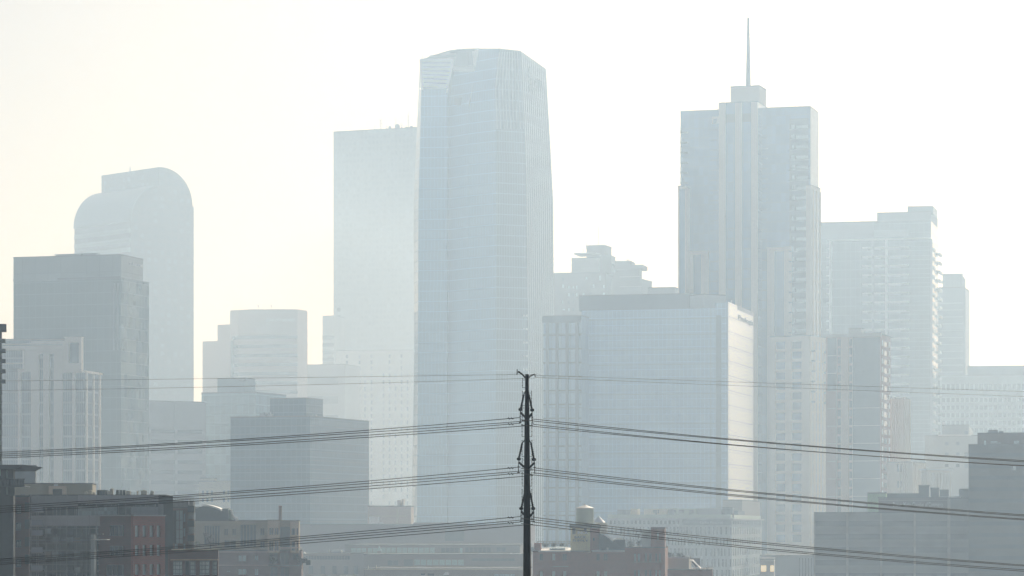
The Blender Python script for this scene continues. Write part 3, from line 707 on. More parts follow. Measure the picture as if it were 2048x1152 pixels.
# residential tower with the spire
def spire_tower():
    b = Bld('residential_tower', 'tall blue-glass residential tower with a needle spire and beige piers, right of centre')
    gl = grid('condo_glass', (0.045, 0.14, 0.27), (0.04, 0.07, 0.095), 1.9, 3.71, .10, .22, metal=.38, vary=.30, wob=.03)
    bg_ = plain('beige_precast', (0.68, 0.57, 0.44), .85, 0, .08, .15)
    FP = 20.4; d = 1150
    L, Rr = b.box(1361, 1620, 1636, 213.5, d, 16, gl)
    sp_ = grid('side_curtain', (.30, .33, .34), (.42, .42, .41), 1.6, 3.71, .2, .4, metal=.1, rough=.35, vary=.3)
    mb = MB(); Rr.box(mb, 1620.2, 1636, 213.5, 1100, .02, .25); b.part(mb, 'side_wall', sp_)
    L1, R1 = b.box(1438, 1516, 1531, 204, d - 2.5, 16, gl, name='centre_bay', wr=18, ybot=1120)
    b.box(1461, 1519, 1532.5, 172, d + 3, 17, bg_, ybot=206, name='penthouse', wr=None)
    b.box(1504, 1517, 1530, 206.5, d - 1, 16, bg_, ybot=236, name='shoulder')
    for xx in ((1438, 1451.5), (1471, 1484), (1503, 1516)):
        mb = MB(); L1.box(mb, xx[0], xx[1], 204, 1120, .02, .9); b.part(mb, 'pier', bg_)
    mb = MB(); L.box(mb, 1424, 1438, 226, 240, .05, .8); b.part(mb, 'frame', bg_)
    mb = MB(); L.box(mb, 1428, 1434, 231, 240, .82, .9); b.part(mb, 'window', pane)
    mb = MB(); L1.box(mb, 1451.5, 1471, 226, 243, .02, .1); b.part(mb, 'window', pane); mb = MB(); L1.box(mb, 1484, 1503, 226, 243, .02, .1); b.part(mb, 'window', pane)
    # spire
    s = d / F; c = px(1496.5, 0, d + 8); mb = MB(); mb.lathe((c.x, c.y), [(5.2 * s, px(0, 173, d).z), (4.4 * s, px(0, 140, d).z), (3.0 * s, px(0, 70, d).z), (2.0 * s, px(0, 28, d).z)], 12)
    b.part(mb, 'spire', plain('spire_grey', (.15, .16, .18), .6, 0, .06), smooth=False)
    # projecting lower wings either side
    W1, W2 = b.box(1356, 1371, 1380, 373, d - 3, 16, bg_, name='wing', ybot=1120)
    mb = MB(); W1.box(mb, 1359, 1370, 378, 1100, .0, .12); b.part(mb, 'window_strip', gl)
    V1, V2 = b.box(1612, 1622, 1641, 371, d - 3, 22, bg_, name='wing', ybot=1120)
    for i, y in enumerate(rg(378, 676, FP)):
        for xa in (1626.5, 1633.5):
            mb = MB(); V2.box(mb, xa, xa + 3.6, y, y + 17, .02, .12); b.part(mb, 'window', plain('painted_sunlit_glass', (.65, .66, .66), .25, .2, .1, .5))  # sunlit rim put into the pale colour of these panes
    b.posts(V2, [1624, 1631, 1638], 1.2, 378, 680, .6, 'fin', bg_)
    # balconies: recessed bay right, small ones left
    mb = MB(); L.box(mb, 1579, 1617, 236, 672, .03, .1); b.part(mb, 'bay_glass', grid('bay_glass', (0.012, 0.03, 0.045), (.03, .05, .06), 2.2, 3.9, .15, .3, metal=.3, vary=.5))
    rail = plain('balcony_glass_rail', (0.50, 0.58, 0.58), .25, .1, .2, .4)
    for i, y in enumerate(rg(257, 672, FP)):
        mb = MB(); L.box(mb, 1579, 1619, y, y + 1.4, .1, 1.9); o = b.part(mb, 'balcony', plain('slab_grey', (.04, .05, .06), .8, 0, .1))
        mb = MB(); L.box(mb, 1594, 1618, y - 6.5, y - .1, 1.75, 1.85); r_ = b.part(mb, 'railing', rail)
        r_.parent = o; 
        mb = MB(); L.box(mb, 1582 + 3 * random.random(), 1587 + 3 * random.random(), y - 9, y - 1, .2, .6); q = b.part(mb, 'balcony_door', pane_pale)
        mb = MB(); L.box(mb, 1362, 1376.5, y - 2, y + 1, .1, 1.5); o2 = b.part(mb, 'balcony', plain('slab_grey', (.04, .05, .06), .8, 0, .1))
        mb = MB(); L.box(mb, 1362, 1364.5, y - 12, y - 2, .2, 1.4); b.part(mb, 'bright_blind', white_m if i % 3 else pane_pale)
    # dark strips beside the piers: slab shadows put into the colour, and vents
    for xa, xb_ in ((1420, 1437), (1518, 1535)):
        b.lines(L, xa, xb_, rg(252, 700, FP), 1.3, .45, 'shadow_vent_strip', plain('shadow_vent_dark', (.02, .035, .045), .6))
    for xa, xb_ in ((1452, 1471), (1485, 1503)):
        b.lines(L1, xa, xb_, rg(455, 1110, FP), 1.4, .4, 'shadow_vent_strip', plain('shadow_vent_dark', (.02, .035, .045), .6))
    # beige facing from the thirty-somethingth floor down
    for xa, xb_, y0 in ((1374, 1387, 496), (1403, 1418, 496), (1535, 1549, 493), (1569, 1584, 492)):
        mb = MB(); L.box(mb, xa, xb_, y0, 1120, .02, 1.0); b.part(mb, 'pier', bg_)
    mb = MB(); L.box(mb, 1387, 1403, 496, 504, .02, .9); L.box(mb, 1549, 1569, 493, 501, .02, .9); b.part(mb, 'lintel', bg_)
    # podium tower with punched windows, lower right
    Q1, Q2 = b.box(1540, 1619, 1658, 672, d - 12, 30, gl, name='lower_block', ybot=1150)
    rows = rg(682, 1090, FP)
    b.skin(Q1, 1541, 1620, 672, 1120, [(1552.5, 1572), (1585, 1604.5)], [(y, y + 14.5) for y in rows], .8, bg_)
    b.each('window', [(a, a + 19.5, y, y + 14.5) for y in rows for a in (1552.5, 1585)], Q1, pane, .02, .12, mats=[gl, gl, plain('window_blue', (.07, .10, .13), .1, .3, .3, .4)])
    ws = plain('painted_sunlit_glass', (.65, .66, .66), .25, .2, .1, .5)  # same pale panes: sunlight on the side put into the colour
    b.skin(Q2, 1619, 1658, 672, 1120, [(1622.5, 1625), (1629, 1632), (1635.5, 1638.5), (1642, 1645), (1651, 1653.5)], [(y, y + 17.5) for y in rows], .5, bg_)
    b.each('side_window', [(a, a + w_, y, y + 17.5) for y in rows for a, w_ in ((1622.5, 2.5), (1629, 3), (1635.5, 3), (1642, 3), (1651, 2.5))], Q2, ws, .02, .3)
    for y in rg(700, 806, FP):
        mb = MB(); Q2.box(mb, 1655, 1658, y - 6, y + 2, .5, 2.2); b.part(mb, 'balcony', white_m); mb = MB(); Q2.box(mb, 1645, 1650, y, y + 4, .5, 1.4); b.part(mb, 'balcony', duct_m); mb = MB(); Q2.box(mb, 1620, 1624, y, y + 3, .5, 1.4); b.part(mb, 'balcony', duct_m)
    # podium hall at the bottom with a dark glass strip
    b.each('window_strip', [(1526, 1544, 690, 1118)], L, gl, .1, .2)
    for x in (1472, 1478): mb = MB(); p = px(x, 172, d + 12); mb.tube([p, p + Vector((0, 0, .8))], .12); b.part(mb, 'roof_rod', duct_m)
spire_tower()

# blue glass mid-rise
def midrise():
    b = Bld('office_block', 'wide blue glass office block with a brilliant white sunlit end wall, centre right')
    g = grid('midrise_glass', (0.32, 0.50, 0.74), (0.26, 0.40, 0.56), 1.5, 2.62, .10, .14, metal=.6, vary=.18, wob=.025)
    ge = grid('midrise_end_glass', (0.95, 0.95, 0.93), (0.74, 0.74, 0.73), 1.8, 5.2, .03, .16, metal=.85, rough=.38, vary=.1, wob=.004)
    d = 1050
    L, Rr = b.box(1163, 1455, 1505, 616, d, 14, g, roof=None)
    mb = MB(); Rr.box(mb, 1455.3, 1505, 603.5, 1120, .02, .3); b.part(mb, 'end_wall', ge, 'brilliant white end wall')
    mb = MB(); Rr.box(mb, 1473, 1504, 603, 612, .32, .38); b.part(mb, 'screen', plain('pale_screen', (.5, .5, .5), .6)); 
    mb = MB(); L.box(mb, 1432, 1443, 630, 1120, .01, .05); b.part(mb, 'recess_strip', plain('strip_dark', (.05, .085, .11), .3, .2)); b.posts(L, [1421, 1174], .8, 616, 1120, .12, 'joint', plain('joint_blue', (.06, .10, .13), .4))
    mb = MB(); L.box(mb, 1430, 1455, 605, 617, -1.5, -.3); b.part(mb, 'screen', g)
    b.lines(L, 1163, 1455, [635] + rg(667, 1110, 29.8), 1.5, .12, 'spandrel_line', plain('joint_blue', (.06, .10, .13), .4))
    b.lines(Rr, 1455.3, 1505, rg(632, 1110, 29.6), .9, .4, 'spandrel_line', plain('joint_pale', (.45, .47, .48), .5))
    b.text('Prologis', Rr, 1474, 1504, 621.5, 634.5, plain('sign_blue_dark', (.06, .10, .13), .5), n=.45)
    # left wing with dark piers
    A, B_ = b.box(1087, 1163.5, 1170, 632, d + 1, 14, grid('wing_glass', (0.34, 0.50, 0.70), (.08, .12, .15), 1.7, 5.2, .1, .2, metal=.4, vary=.3), name='wing', wr=30)
    dp = plain('dark_blue_pier', (.065, .095, .12), .6)
    for x in (1086, 1092.5, 1112, 1132, 1152):
        if x == 1086: continue
        mb = MB(); A.box(mb, x, x + 5.5, 643, 1120, .02, .9); b.part(mb, 'pier', dp)
    mb = MB(); A.box(mb, 1086, 1163, 632, 645, .02, 1.0); b.part(mb, 'parapet', dp)
    b.lines(A, 1087, 1163, rg(668, 1110, 27.8), 3, .5, 'spandrel', dp)
    # penthouse and screens
    b.box(1158, 1385, 1410, 588, d + 12, 14, dp, ybot=618, name='penthouse')
    C1, C2 = b.box(1380, 1407, 1451, 589, d + 6, 55, plain('pale_screen_panel', (.42, .43, .42), .5), ybot=617, name='stair_screen', wl=8)
    mb = MB(); p = px(1463, 606, d); mb.tube([p, p + Vector((0, 0, 1))], .25); b.part(mb, 'roof_rod', galv)
midrise()

# right-hand apartment tower with pale balconies
def right_tower():
    b = Bld('apartment_tower', 'hazy stepped apartment tower with pale balcony bands, right of the spired tower')
    g = grid('right_tower_glass', (0.02, 0.045, 0.055), (.10, .135, .14), 2.2, 4.1, .15, .3, metal=.3, vary=.3, wob=.03)
    p_ = plain('cool_grey_panel', (.17, .185, .20), .8, 0, .08, .1); pl_ = plain('pale_balcony', (.75, .77, .74), .7, 0, .08, .2)
    d = 1350; FP = 18.25
    L, Rr = b.box(1630, 1862, 1876, 441, d, 13, g)
    b.box(1754, 1862, 1875.6, 424, d + 1, 13, p_, ybot=443, name='tier'); b.box(1815, 1866, 1874.8, 413, d + 2, 13, plain('teal_panel2', (.10, .15, .16), .5), ybot=426, name='tier')
    mb = MB(); L.box(mb, 1630, 1748, 442, 473, .02, .4); b.part(mb, 'attic_panel', p_)
    mb = MB(); L.box(mb, 1748, 1817, 458, 472, .02, .4); b.part(mb, 'attic_panel', plain('attic_light', (.27, .32, .33), .5))
    mb = MB(); L.box(mb, 1654, 1862, 475, 478, .02, .5); b.part(mb, 'ledge', pl_)
    for x in (1658.5, 1770.5): mb = MB(); L.box(mb, x, x + 5, 478, 1000, .02, .8); b.part(mb, 'pale_stripe', pl_)
    for x in (1746, 1864): mb = MB(); L.box(mb, x - 3, x + 1, 478, 1050, .02, .5); b.part(mb, 'pier', p_)
    for y in rg(492, 1000, FP):
        for xa, xb_ in ((1725, 1744), (1749, 1770), (1775.5, 1819)):
            mb = MB(); L.box(mb, xa, xb_, y, y + 3.2, .1, 1.6); o = b.part(mb, 'balcony', pl_)
            mb = MB(); L.box(mb, xa, xa + (xb_ - xa) * .6, y + 3.3, y + 6.2, 1.2, 1.4); r_ = b.part(mb, 'railing', plain('rail_pale_glass', (.36, .41, .41), .3)); r_.parent = o
        mb = MB(); L.box(mb, 1652, 1658, y, y + 2.2, .1, .6); b.part(mb, 'sill', pl_)
        mb = MB(); Rr.box(mb, 1866, 1869.5, y - 1, y + 5, .05, .5); b.part(mb, 'side_window', white_m)
        mb = MB(); Rr.box(mb, 1874.5, 1879 if y < 620 else 1877, y, y + 5, .1, 1.4); b.part(mb, 'side_balcony', pl_)
    b.lines(L, 1825, 1860, rg(492, 1000, FP), .8, .2, 'spandrel_line', p_)
    mb = MB(); p = px(1816.5, 414, d); mb.tube([p, p + Vector((0, 0, 7.5))], .1); b.part(mb, 'mast', duct_m)
    mb = MB(); L.box(mb, 1853, 1858, 410.5, 414, -5, -3); b.part(mb, 'roof_unit', duct_m)
right_tower()
b = Bld('apartment_tower', 'slim hazy tower with a louvred roof box at the far right of the tall cluster')
sm = plain('slim_tower_grey', (.14, .17, .20), .75, 0, .08, .1)
L, Rr = b.box(1872, 1929, 1938.5, 575, 1450, 14, sm)
b.lines(L, 1880, 1926, rg(605, 1000, 13.8), 1.5, .3, 'pale_band', plain('band_pale', (.34, .37, .38), .7), sep=True)
mb = MB(); Rr.box(mb, 1930.5, 1938, 577, 1000, .02, .3); b.part(mb, 'side_panel', plain('side_warm', (.42, .41, .41), .7))
A, B_ = b.box(1885, 1921, 1924, 549, 1455, 12, plain('louvre_box', (.22, .25, .255), .6), ybot=577, name='roof_box')
mb = MB()
for y in rg(550, 575, 3.2): B_.box(mb, 1921, 1928, y, y + 1.1, .0, .9)
A.box(mb, 1881, 1926, 547.5, 549.3, -3, 1); b.part(mb, 'louvre', sm); b.posts(A, [1894, 1905, 1915], .8, 550, 575, .3, 'post', sm)
b = Bld('office_block', 'long pale office slab with rows of windows under a dark top, at the right edge')
op = plain('office_pale_green', (.42, .48, .46), .8, 0, .06, .1)
L, Rr = b.box(1870, 2110, 2130, 750, 1400, 8, plain('office_dark_glass', (.10, .15, .16), .2, .2, .2, .1))
b.box(1936, 2110, 2130, 732, 1410, 8, plain('slate_top', (.10, .125, .14), .7), ybot=751, name='plant_floor')
rows = [(767, 779)] + [(y, y + 8) for y in rg(795, 990, 15.2)]
cols = [(x, x + 6.2) for x in rg(1884, 2100, 9.4)]
b.skin(L, 1880, 2110, 750, 1010, cols, rows, .5, op)
b.lines(L, 1880, 1950, rg(790, 860, 15.2), 2.0, .7, 'pale_band', plain('band_pale', (.34, .37, .38), .7))

# brick residential slab with a blue glass stripe
def brickres():
    b = Bld('residential_block', 'reddish residential slab with beige pier and dark glass stripe, right of the spired tower')
    d = 1000; br = plain('dusty_brick', (.36, .21, .17), .9, 0, .10, .15); cr = plain('cream_line', (.50, .46, .40), .8)
    L, Rr = b.box(1652, 1762, 1781, 669, d, 20, br)
    mb = MB(); L.box(mb, 1654, 1764, 666, 673, .02, 1.1); b.part(mb, 'cornice', cr)
    mb = MB(); L.box(mb, 1706, 1760, 674, 1120, .03, .1); b.part(mb, 'glass_stripe', plain('slate_blue_glass', (.045, .07, .10), .12, .35, .12, .03))
    mb = MB(); L.box(mb, 1683, 1698, 672, 1120, .03, .7); b.part(mb, 'pier', plain('tan_pier', (.58, .44, .33), .85))
    mb = MB(); L.box(mb, 1655, 1673, 674, 780, .03, .1); b.part(mb, 'glass_stripe', plain('slate_blue_glass', (.045, .07, .10), .12, .35, .12, .03))
    b.each('window', [(x, x + 6, y, y + 13) for y in rg(677, 1100, 17.7) for x in (1675.5, 1699)], L, pane, .03, .1)
    b.posts(L, [1673, 1682, 1705], 1.0, 674, 1120, .35, 'frame_line', cr)
    b.lines(L, 1655, 1683, rg(709, 1100, 35.4), 1.0, .3, 'string_course', cr); b.lines(L, 1698, 1762, rg(815, 1100, 35.4), .8, .3, 'string_course', cr)
    b.each('side_window', [(x, x + 2, y, y + 11) for y in rg(680, 1100, 17.7) for x in (1763.5, 1777)], Rr, white_m, .03, .2)
    b.each('window', [(1768, 1773, y, y + 10) for y in rg(682, 1100, 17.7)], Rr, pane, .03, .1)
    b.box(1697, 1722, 1728, 657, d + 8, 20, cr, ybot=668, name='roof_box')
brickres()
# cream ribbed art-deco block
b = Bld('stone_building', 'cream ribbed stone building stepping up beside the red residential slab')
cs = plain('cream_terracotta', (.66, .58, .46), .85, 0, .08, .2)
L, Rr = b.box(1765, 1806, 1818, 797, 1030, 24, cs)
L6, R6 = b.box(1765, 1830, 1851, 925, 1005, 24, cs, name='lower_wing')
b.posts(L, rg(1784, 1806, 4.3), 1.3, 795, 925, .8, 'rib', cs); b.posts(Rr, rg(1807, 1818, 3.4), .9, 797, 925, .6, 'rib', cs)
b.posts(L6, rg(1800, 1830, 4.3), 1.3, 924, 1010, .8, 'rib', cs); b.posts(R6, rg(1831, 1850, 3.4), .9, 925, 1010, .6, 'rib', cs)
b.each('pinnacle', [(1785, 1788.5, 793, 797), (1808, 1811, 794, 798)], L, white_m, -.6, .5)
b.each('window', [(1795, 1803, 928, 943), (1795, 1803, 962, 975)], L6, pane, .03, .1)
b = Bld('stone_building', 'low ribbed cream building with a thin white cornice, right of the reddish slab')
L, Rr = b.box(1842, 1856, 1902, 939, 985, 60, cs)
b.posts(Rr, rg(1862, 1900, 6.2), 1.6, 946, 1005, .5, 'rib', cs); b.posts(L, [1845, 1850], 1.6, 945, 1005, .5, 'rib', cs)
mb = MB(); Rr.box(mb, 1855, 1903, 937, 940, -.5, .9); L.box(mb, 1842, 1856, 937, 940, -.5, .9); b.part(mb, 'cornice', white_m)
b = Bld('stone_building', 'pale stone block with small dark windows left of the dark right-hand block')
ps = plain('pale_grey_stone', (.40, .41, .39), .85, 0, .08, .2)
L, Rr = b.box(1850, 1955, 1970, 872, 1060, 8, ps)
b.box(1884, 1938, 1946, 851, 1068, 10, ps, ybot=873, name='attic'); mb = MB(); L.box(mb, 1876, 1942, 869, 871.5, .1, .8); L.box(mb, 1884, 1892, 842, 852, -14, -9); L.box(mb, 1890, 1902, 847, 852, -13, -9); b.part(mb, 'cornice', white_m)
b.each('window', [(x, x + 7, y, y + 6) for y in (884, 905, 928) for x in (1890, 1912)] + [(1929, 1936, y, y + 8) for y in (862, 905, 928)], L, pane, .03, .1, mats=[pane, plain('window_grey', (0.22, 0.26, 0.29), .2)])

# dark block at the right edge
b = Bld('office_block', 'dark brown-grey block cut off by the right edge')
dk = plain('dark_brown_panel', (.11, .115, .115), .85, 0, .15, .3)
L, Rr = b.box(1937, 2150, 2160, 889, 600, 10, dk, wr=40)
b.box(1955, 2150, 2160, 866, 602, 10, plain('dark_brown_panel2', (.21, .16, .14), .85, 0, .12, .3), ybot=891, name='upper_floor', wr=34)
b.lines(L, 1938, 2120, rg(905, 1150, 23), 8, .06, 'window_band', plain('band_dark', (.045, .06, .075), .3, 0, .3, .4), sep=True)
b.each('window', [(1981, 1995, 882, 884), (1981, 2002, 885, 886), (2028, 2038, 881, 887), (2026, 2032, 932, 940), (1968, 1972, 880, 889)], L, pane_pale, .1, .2)
mb = MB(); L.box(mb, 1975, 1995, 857, 866, -9, -6); L.box(mb, 1997, 2006, 859, 866, -9, -6); b.part(mb, 'roof_unit', duct_m)

# parking deck with the chamber sign
def garage():
    b = Bld('parking_garage', 'long grey office block with dark window bands and a raised sign wall, lower right')
    d = 620; cc = plain('grey_precast', (.25, .25, .235), .85, 0, .10, .3)
    L, Rr = b.box(1628, 1896, 1950, 1026, d, 8, cc, wr=40)
    M1, M2 = b.box(1897, 2010, 2015, 997, d - 1.5, 8.5, cc, wr=30, name='stair_tower')
    b.box(1757, 1896, 1898, 996, d + .6, 8, plain('brown_sign_wall', (.17, .14, .13), .85, 0, .1, .3), ybot=1027, name='sign_wall', wr=3)
    bd = plain('garage_opening', (.055, .065, .075), .4, 0, .3, .4)
    for y in (1042, 1068, 1094.5, 1120.5, 1146.5):
        for xa, xb_ in ((1631, 1692), (1698, 1760), (1765, 1827), (1832, 1894)):
            mb = MB(); L.box(mb, xa, xb_, y, y + 10.5, .02, .05); b.part(mb, 'window_band', bd)
        for xa, xb_ in ((1899, 1940), (1944, 1979)):
            mb = MB(); M1.box(mb, xa, xb_, y, y + 10.5, .02, .05); b.part(mb, 'window_band', plain('band_dim', (.085, .09, .10), .5, 0, .2, .4))
        for xa, xb_ in ((1983, 1993.5), (1995.5, 2006)):
            mb = MB(); M1.box(mb, xa, xb_, y + 1, y + 10.5, .42, .46); b.part(mb, 'window', pane)
    lp = plain('light_pilaster', (.36, .34, .30), .85, 0, .08, .3)
    for x in (1628, 1692.5, 1760, 1827.5): mb = MB(); L.box(mb, x, x + (1.8 if x == 1628 else 4), 1026, 1160, .02, .45); b.part(mb, 'pilaster', lp)
    for x, w_ in ((1895, 6), (1980, 28)): mb = MB(); M1.box(mb, x, x + w_, 997, 1160, .02, .4); b.part(mb, 'pilaster', lp)
    mb = MB(); L.box(mb, 1758, 1896, 1000, 1001, .05, .2); b.part(mb, 'coping', lp)
    S_ = Face(L.O, L.T, L.N, L.W, 0, 0, d)
    b.text('Denver Metro Chamber of Commerce', S_, 1786, 1886, 1004.5, 1013, plain('sign_letters_grey', (.60, .62, .60), .6), n=.08)
    for xa, xb_, y0 in ((1837, 1858, 970), (1861, 1878, 975), (1880, 1898, 979), (1919, 1938, 977), (1868, 1874, 983)):
        mb = MB(); L.box(mb, xa, xb_, y0, 997, -14, -9); 
        if xa < 1900: L.box(mb, xa - 1, xb_ + 1, y0 - 1, y0, -14.5, -8.5)
        b.part(mb, 'roof_unit', plain('plant_grey', (.10, .115, .12), .6) if xa != 1919 else dk)
    mb = MB(); L.box(mb, 1880, 1922, 993, 996.5, -8, -2); b.part(mb, 'roof_ledge', white_m); mb = MB(); M1.box(mb, 1921, 1938, 975, 977, -14, -10); b.part(mb, 'roof_ledge', galv)
    mb = MB(); L.box(mb, 1773, 1843, 986, 997, -12, -4); b.part(mb, 'plant_screen', dk)
    mb = MB(); mb.tube([L.P(L.u(1790), L.z(986), -8), L.P(L.u(1788), L.z(982), -8)], .15); b.part(mb, 'roof_rod', white_m)
    for x in rg(1700, 1755, 9): mb = MB(); L.box(mb, x, x + 4, 1023.5, 1026, -3, -2); b.part(mb, 'vent', duct_m)
garage()
b = Bld('roof_hut', 'pale green plastered stair hut behind the grey block with the sign wall', 'roof hut')
b.box(1735, 1772, 1778, 986.5, 660, 8, plain('pale_green_render', (.40, .58, .34), .8, 0, .06), ybot=1110)

# grey-white office with roof pavilions
def office():
    b = Bld('office_building', 'grey office with irregular vertical windows and roof pavilions, before the blue mid-rise')
    d = 850; wl_ = plain('office_pale_grey', (.40, .43, .43), .8, 0, .07, .2); par = plain('sage_parapet', (.50, .57, .48), .7, 0, .07, .2)
    gw = grid('office_dark_glazing', (.07, .09, .105), (.12, .14, .15), 1.3, 3.0, .15, .3, metal=.3, vary=.7)
    L, Rr = b.box(1215, 1462, 1522, 1038, d, 10, gw)
    random.seed(11)
    for i, y in enumerate([1050, 1071.5, 1093, 1114.5, 1136]):
        cols = []; x = 1216
        while x < 1456: w_ = random.choice((2.4, 3.2, 4.2)); x += random.choice((3.2, 4.6, 6.5)); cols.append((x, x + w_)); x += w_
        b.skin(L, 1215, 1462, y, y + 21.4, cols, [(y + 4, y + 19)], .35, wl_)
        b.skin(Rr, 1462, 1522, y, y + 21.4, [(q, q + 2.2) for q in rg(1464, 1520, 4.7)], [(y + 4, y + 19)], .25, wl_)
    b.skin(L, 1215, 1365, 1038, 1050, [(q, q + 5) for q in rg(1219, 1360, 8.4)], [(1041, 1048)], .35, wl_)
    b.skin(Rr, 1462, 1522, 1038, 1050, [(q, q + 2.2) for q in rg(1464, 1520, 4.7)], [(1041, 1048)], .25, wl_)
    mb = MB(); L.box(mb, 1365, 1462, 1039, 1050, .02, .5); b.part(mb, 'sign_band', plain('sign_band_grey', (.11, .135, .15), .6))
    b.text('CoBiz Financial', L, 1400, 1446, 1042.5, 1047.5, plain('sign_pale', (.42, .44, .43), .6), n=.55)
    mb = MB(); L.box(mb, 1214, 1462.5, 1036.5, 1038.3, .0, .8); Rr.box(mb, 1462, 1523, 1036.5, 1038.3, .0, .8); b.part(mb, 'cornice', plain('cornice_pale', (.55, .57, .54), .6))
    mb = MB(); L.box(mb, 1215, 1462, 1029, 1036.5, -.4, -.1); Rr.box(mb, 1462, 1522, 1029, 1036.5, -.4, -.1); b.part(mb, 'parapet', par)
    cr = plain('pavilion_cream', (.74, .68, .54), .8, 0, .08)
    for xa, xb_, y0, m_ in ((1257, 1272, 1017, cr), (1284, 1332, 1017, cr), (1345, 1391, 1017, par), (1332, 1345, 1016, wl_), (1391, 1440, 1016, wl_), (1440, 1462, 1014, gw), (1230, 1257, 1019, gw)):
        mb = MB(); L.box(mb, xa + .4, xb_ - .4, y0, 1037, -9, -4); b.part(mb, 'pavilion', m_)
    for k in range(12):
        x = 1286 + random.random() * 100; mb = MB(); L.box(mb, x, x + 3 + 4 * random.random(), 1019, 1024 + random.random() * 7, -3.95, -3.8); b.part(mb, 'opening', plain('mid_grey_opening', (.22, .25, .25), .6))
    for xa, xb_, y0 in ((1468, 1484, 1018), (1486, 1488, 1018), (1496, 1509, 1019)):
        mb = MB(); Rr.box(mb, xa, xb_, y0, 1037, -8, -3); b.part(mb, 'roof_unit', plain('dark_metal', (.08, .10, .115), .6))
    mb = MB(); Rr.box(mb, 1466, 1468, 1018, 1032, -8, -3); Rr.box(mb, 1478, 1480, 1018, 1032, -2.9, -2.6); Rr.box(mb, 1487, 1490, 1022, 1032, -6, -4); b.part(mb, 'duct', white_m)
office()
b = Bld('small_building', 'tan building end seen below the bright white end wall of the blue mid-rise')
b.box(1445, 1484, 1520, 1001, 930, 12, plain('tan_panel', (.36, .33, .28), .8), name='wall'); 
# plain block at the foot of the spired tower and the kiosk
b = Bld('podium_building', 'low grey podium with thin vertical windows at the foot of the spired tower')
L, Rr = b.box(1520, 1629, 1640, 1112, 760, 8, plain('podium_grey', (.20, .215, .22), .8, 0, .08, .2))
b.posts(L, [1598, 1604, 1610, 1616, 1622], 2.4, 1116, 1160, .08, 'window_strip', pane)
b = Bld('stair_kiosk', 'small metal-clad kiosk with two warm glowing panels, lower right of centre', 'kiosk')
L, Rr = b.box(1521, 1548, 1550, 1120, 700, 6, plain('kiosk_metal', (.42, .40, .37), .35, .4))
lit = bpy.data.materials.new('warm_glow_panel'); lit.use_nodes = True; q = lit.node_tree.nodes['Principled BSDF']; q.inputs['Base Color'].default_value = (.8, .7, .5, 1); q.inputs['Emission Color'].default_value = (1, .80, .48, 1); q.inputs['Emission Strength'].default_value = .7  # emission gives the kiosk's two panels their warm glow
b.each('lit_panel', [(1522, 1532.5, 1131, 1143), (1540.5, 1548, 1131, 1143)], L, lit, .02, .1)
mb = MB(); L.box(mb, 1519, 1550, 1115, 1117, -2, .6); b.part(mb, 'canopy', galv)

# ------------------------------------------------------------------ nearer rows
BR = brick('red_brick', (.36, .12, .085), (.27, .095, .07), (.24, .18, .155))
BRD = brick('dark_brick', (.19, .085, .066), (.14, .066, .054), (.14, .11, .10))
def framed(b, F_, rects, glass, frame, n=.05, fw=.9, name='window', bars=1, mats=None):
    """near windows: pane part with a frame sub-part"""
    for (xa, xb_, ya, yb) in rects:
        mb = MB(); F_.box(mb, xa, xb_, ya, yb, .02, n); w_ = b.part(mb, name, random.choice(mats) if mats else glass)
        mb = MB(); f = fw
        F_.box(mb, xa, xa + f, ya, yb, n, n + .07); F_.box(mb, xb_ - f, xb_, ya, yb, n, n + .07)
        F_.box(mb, xa + f, xb_ - f, ya, ya + f, n, n + .07); F_.box(mb, xa + f, xb_ - f, yb - f, yb, n, n + .07)
        for k in range(bars): x = xa + (xb_ - xa) * (k + 1) / (bars + 1); F_.box(mb, x - f / 3, x + f / 3, ya + f, yb - f, n, n + .05)
        fr = b.part(mb, 'frame', frame); fr.parent = w_

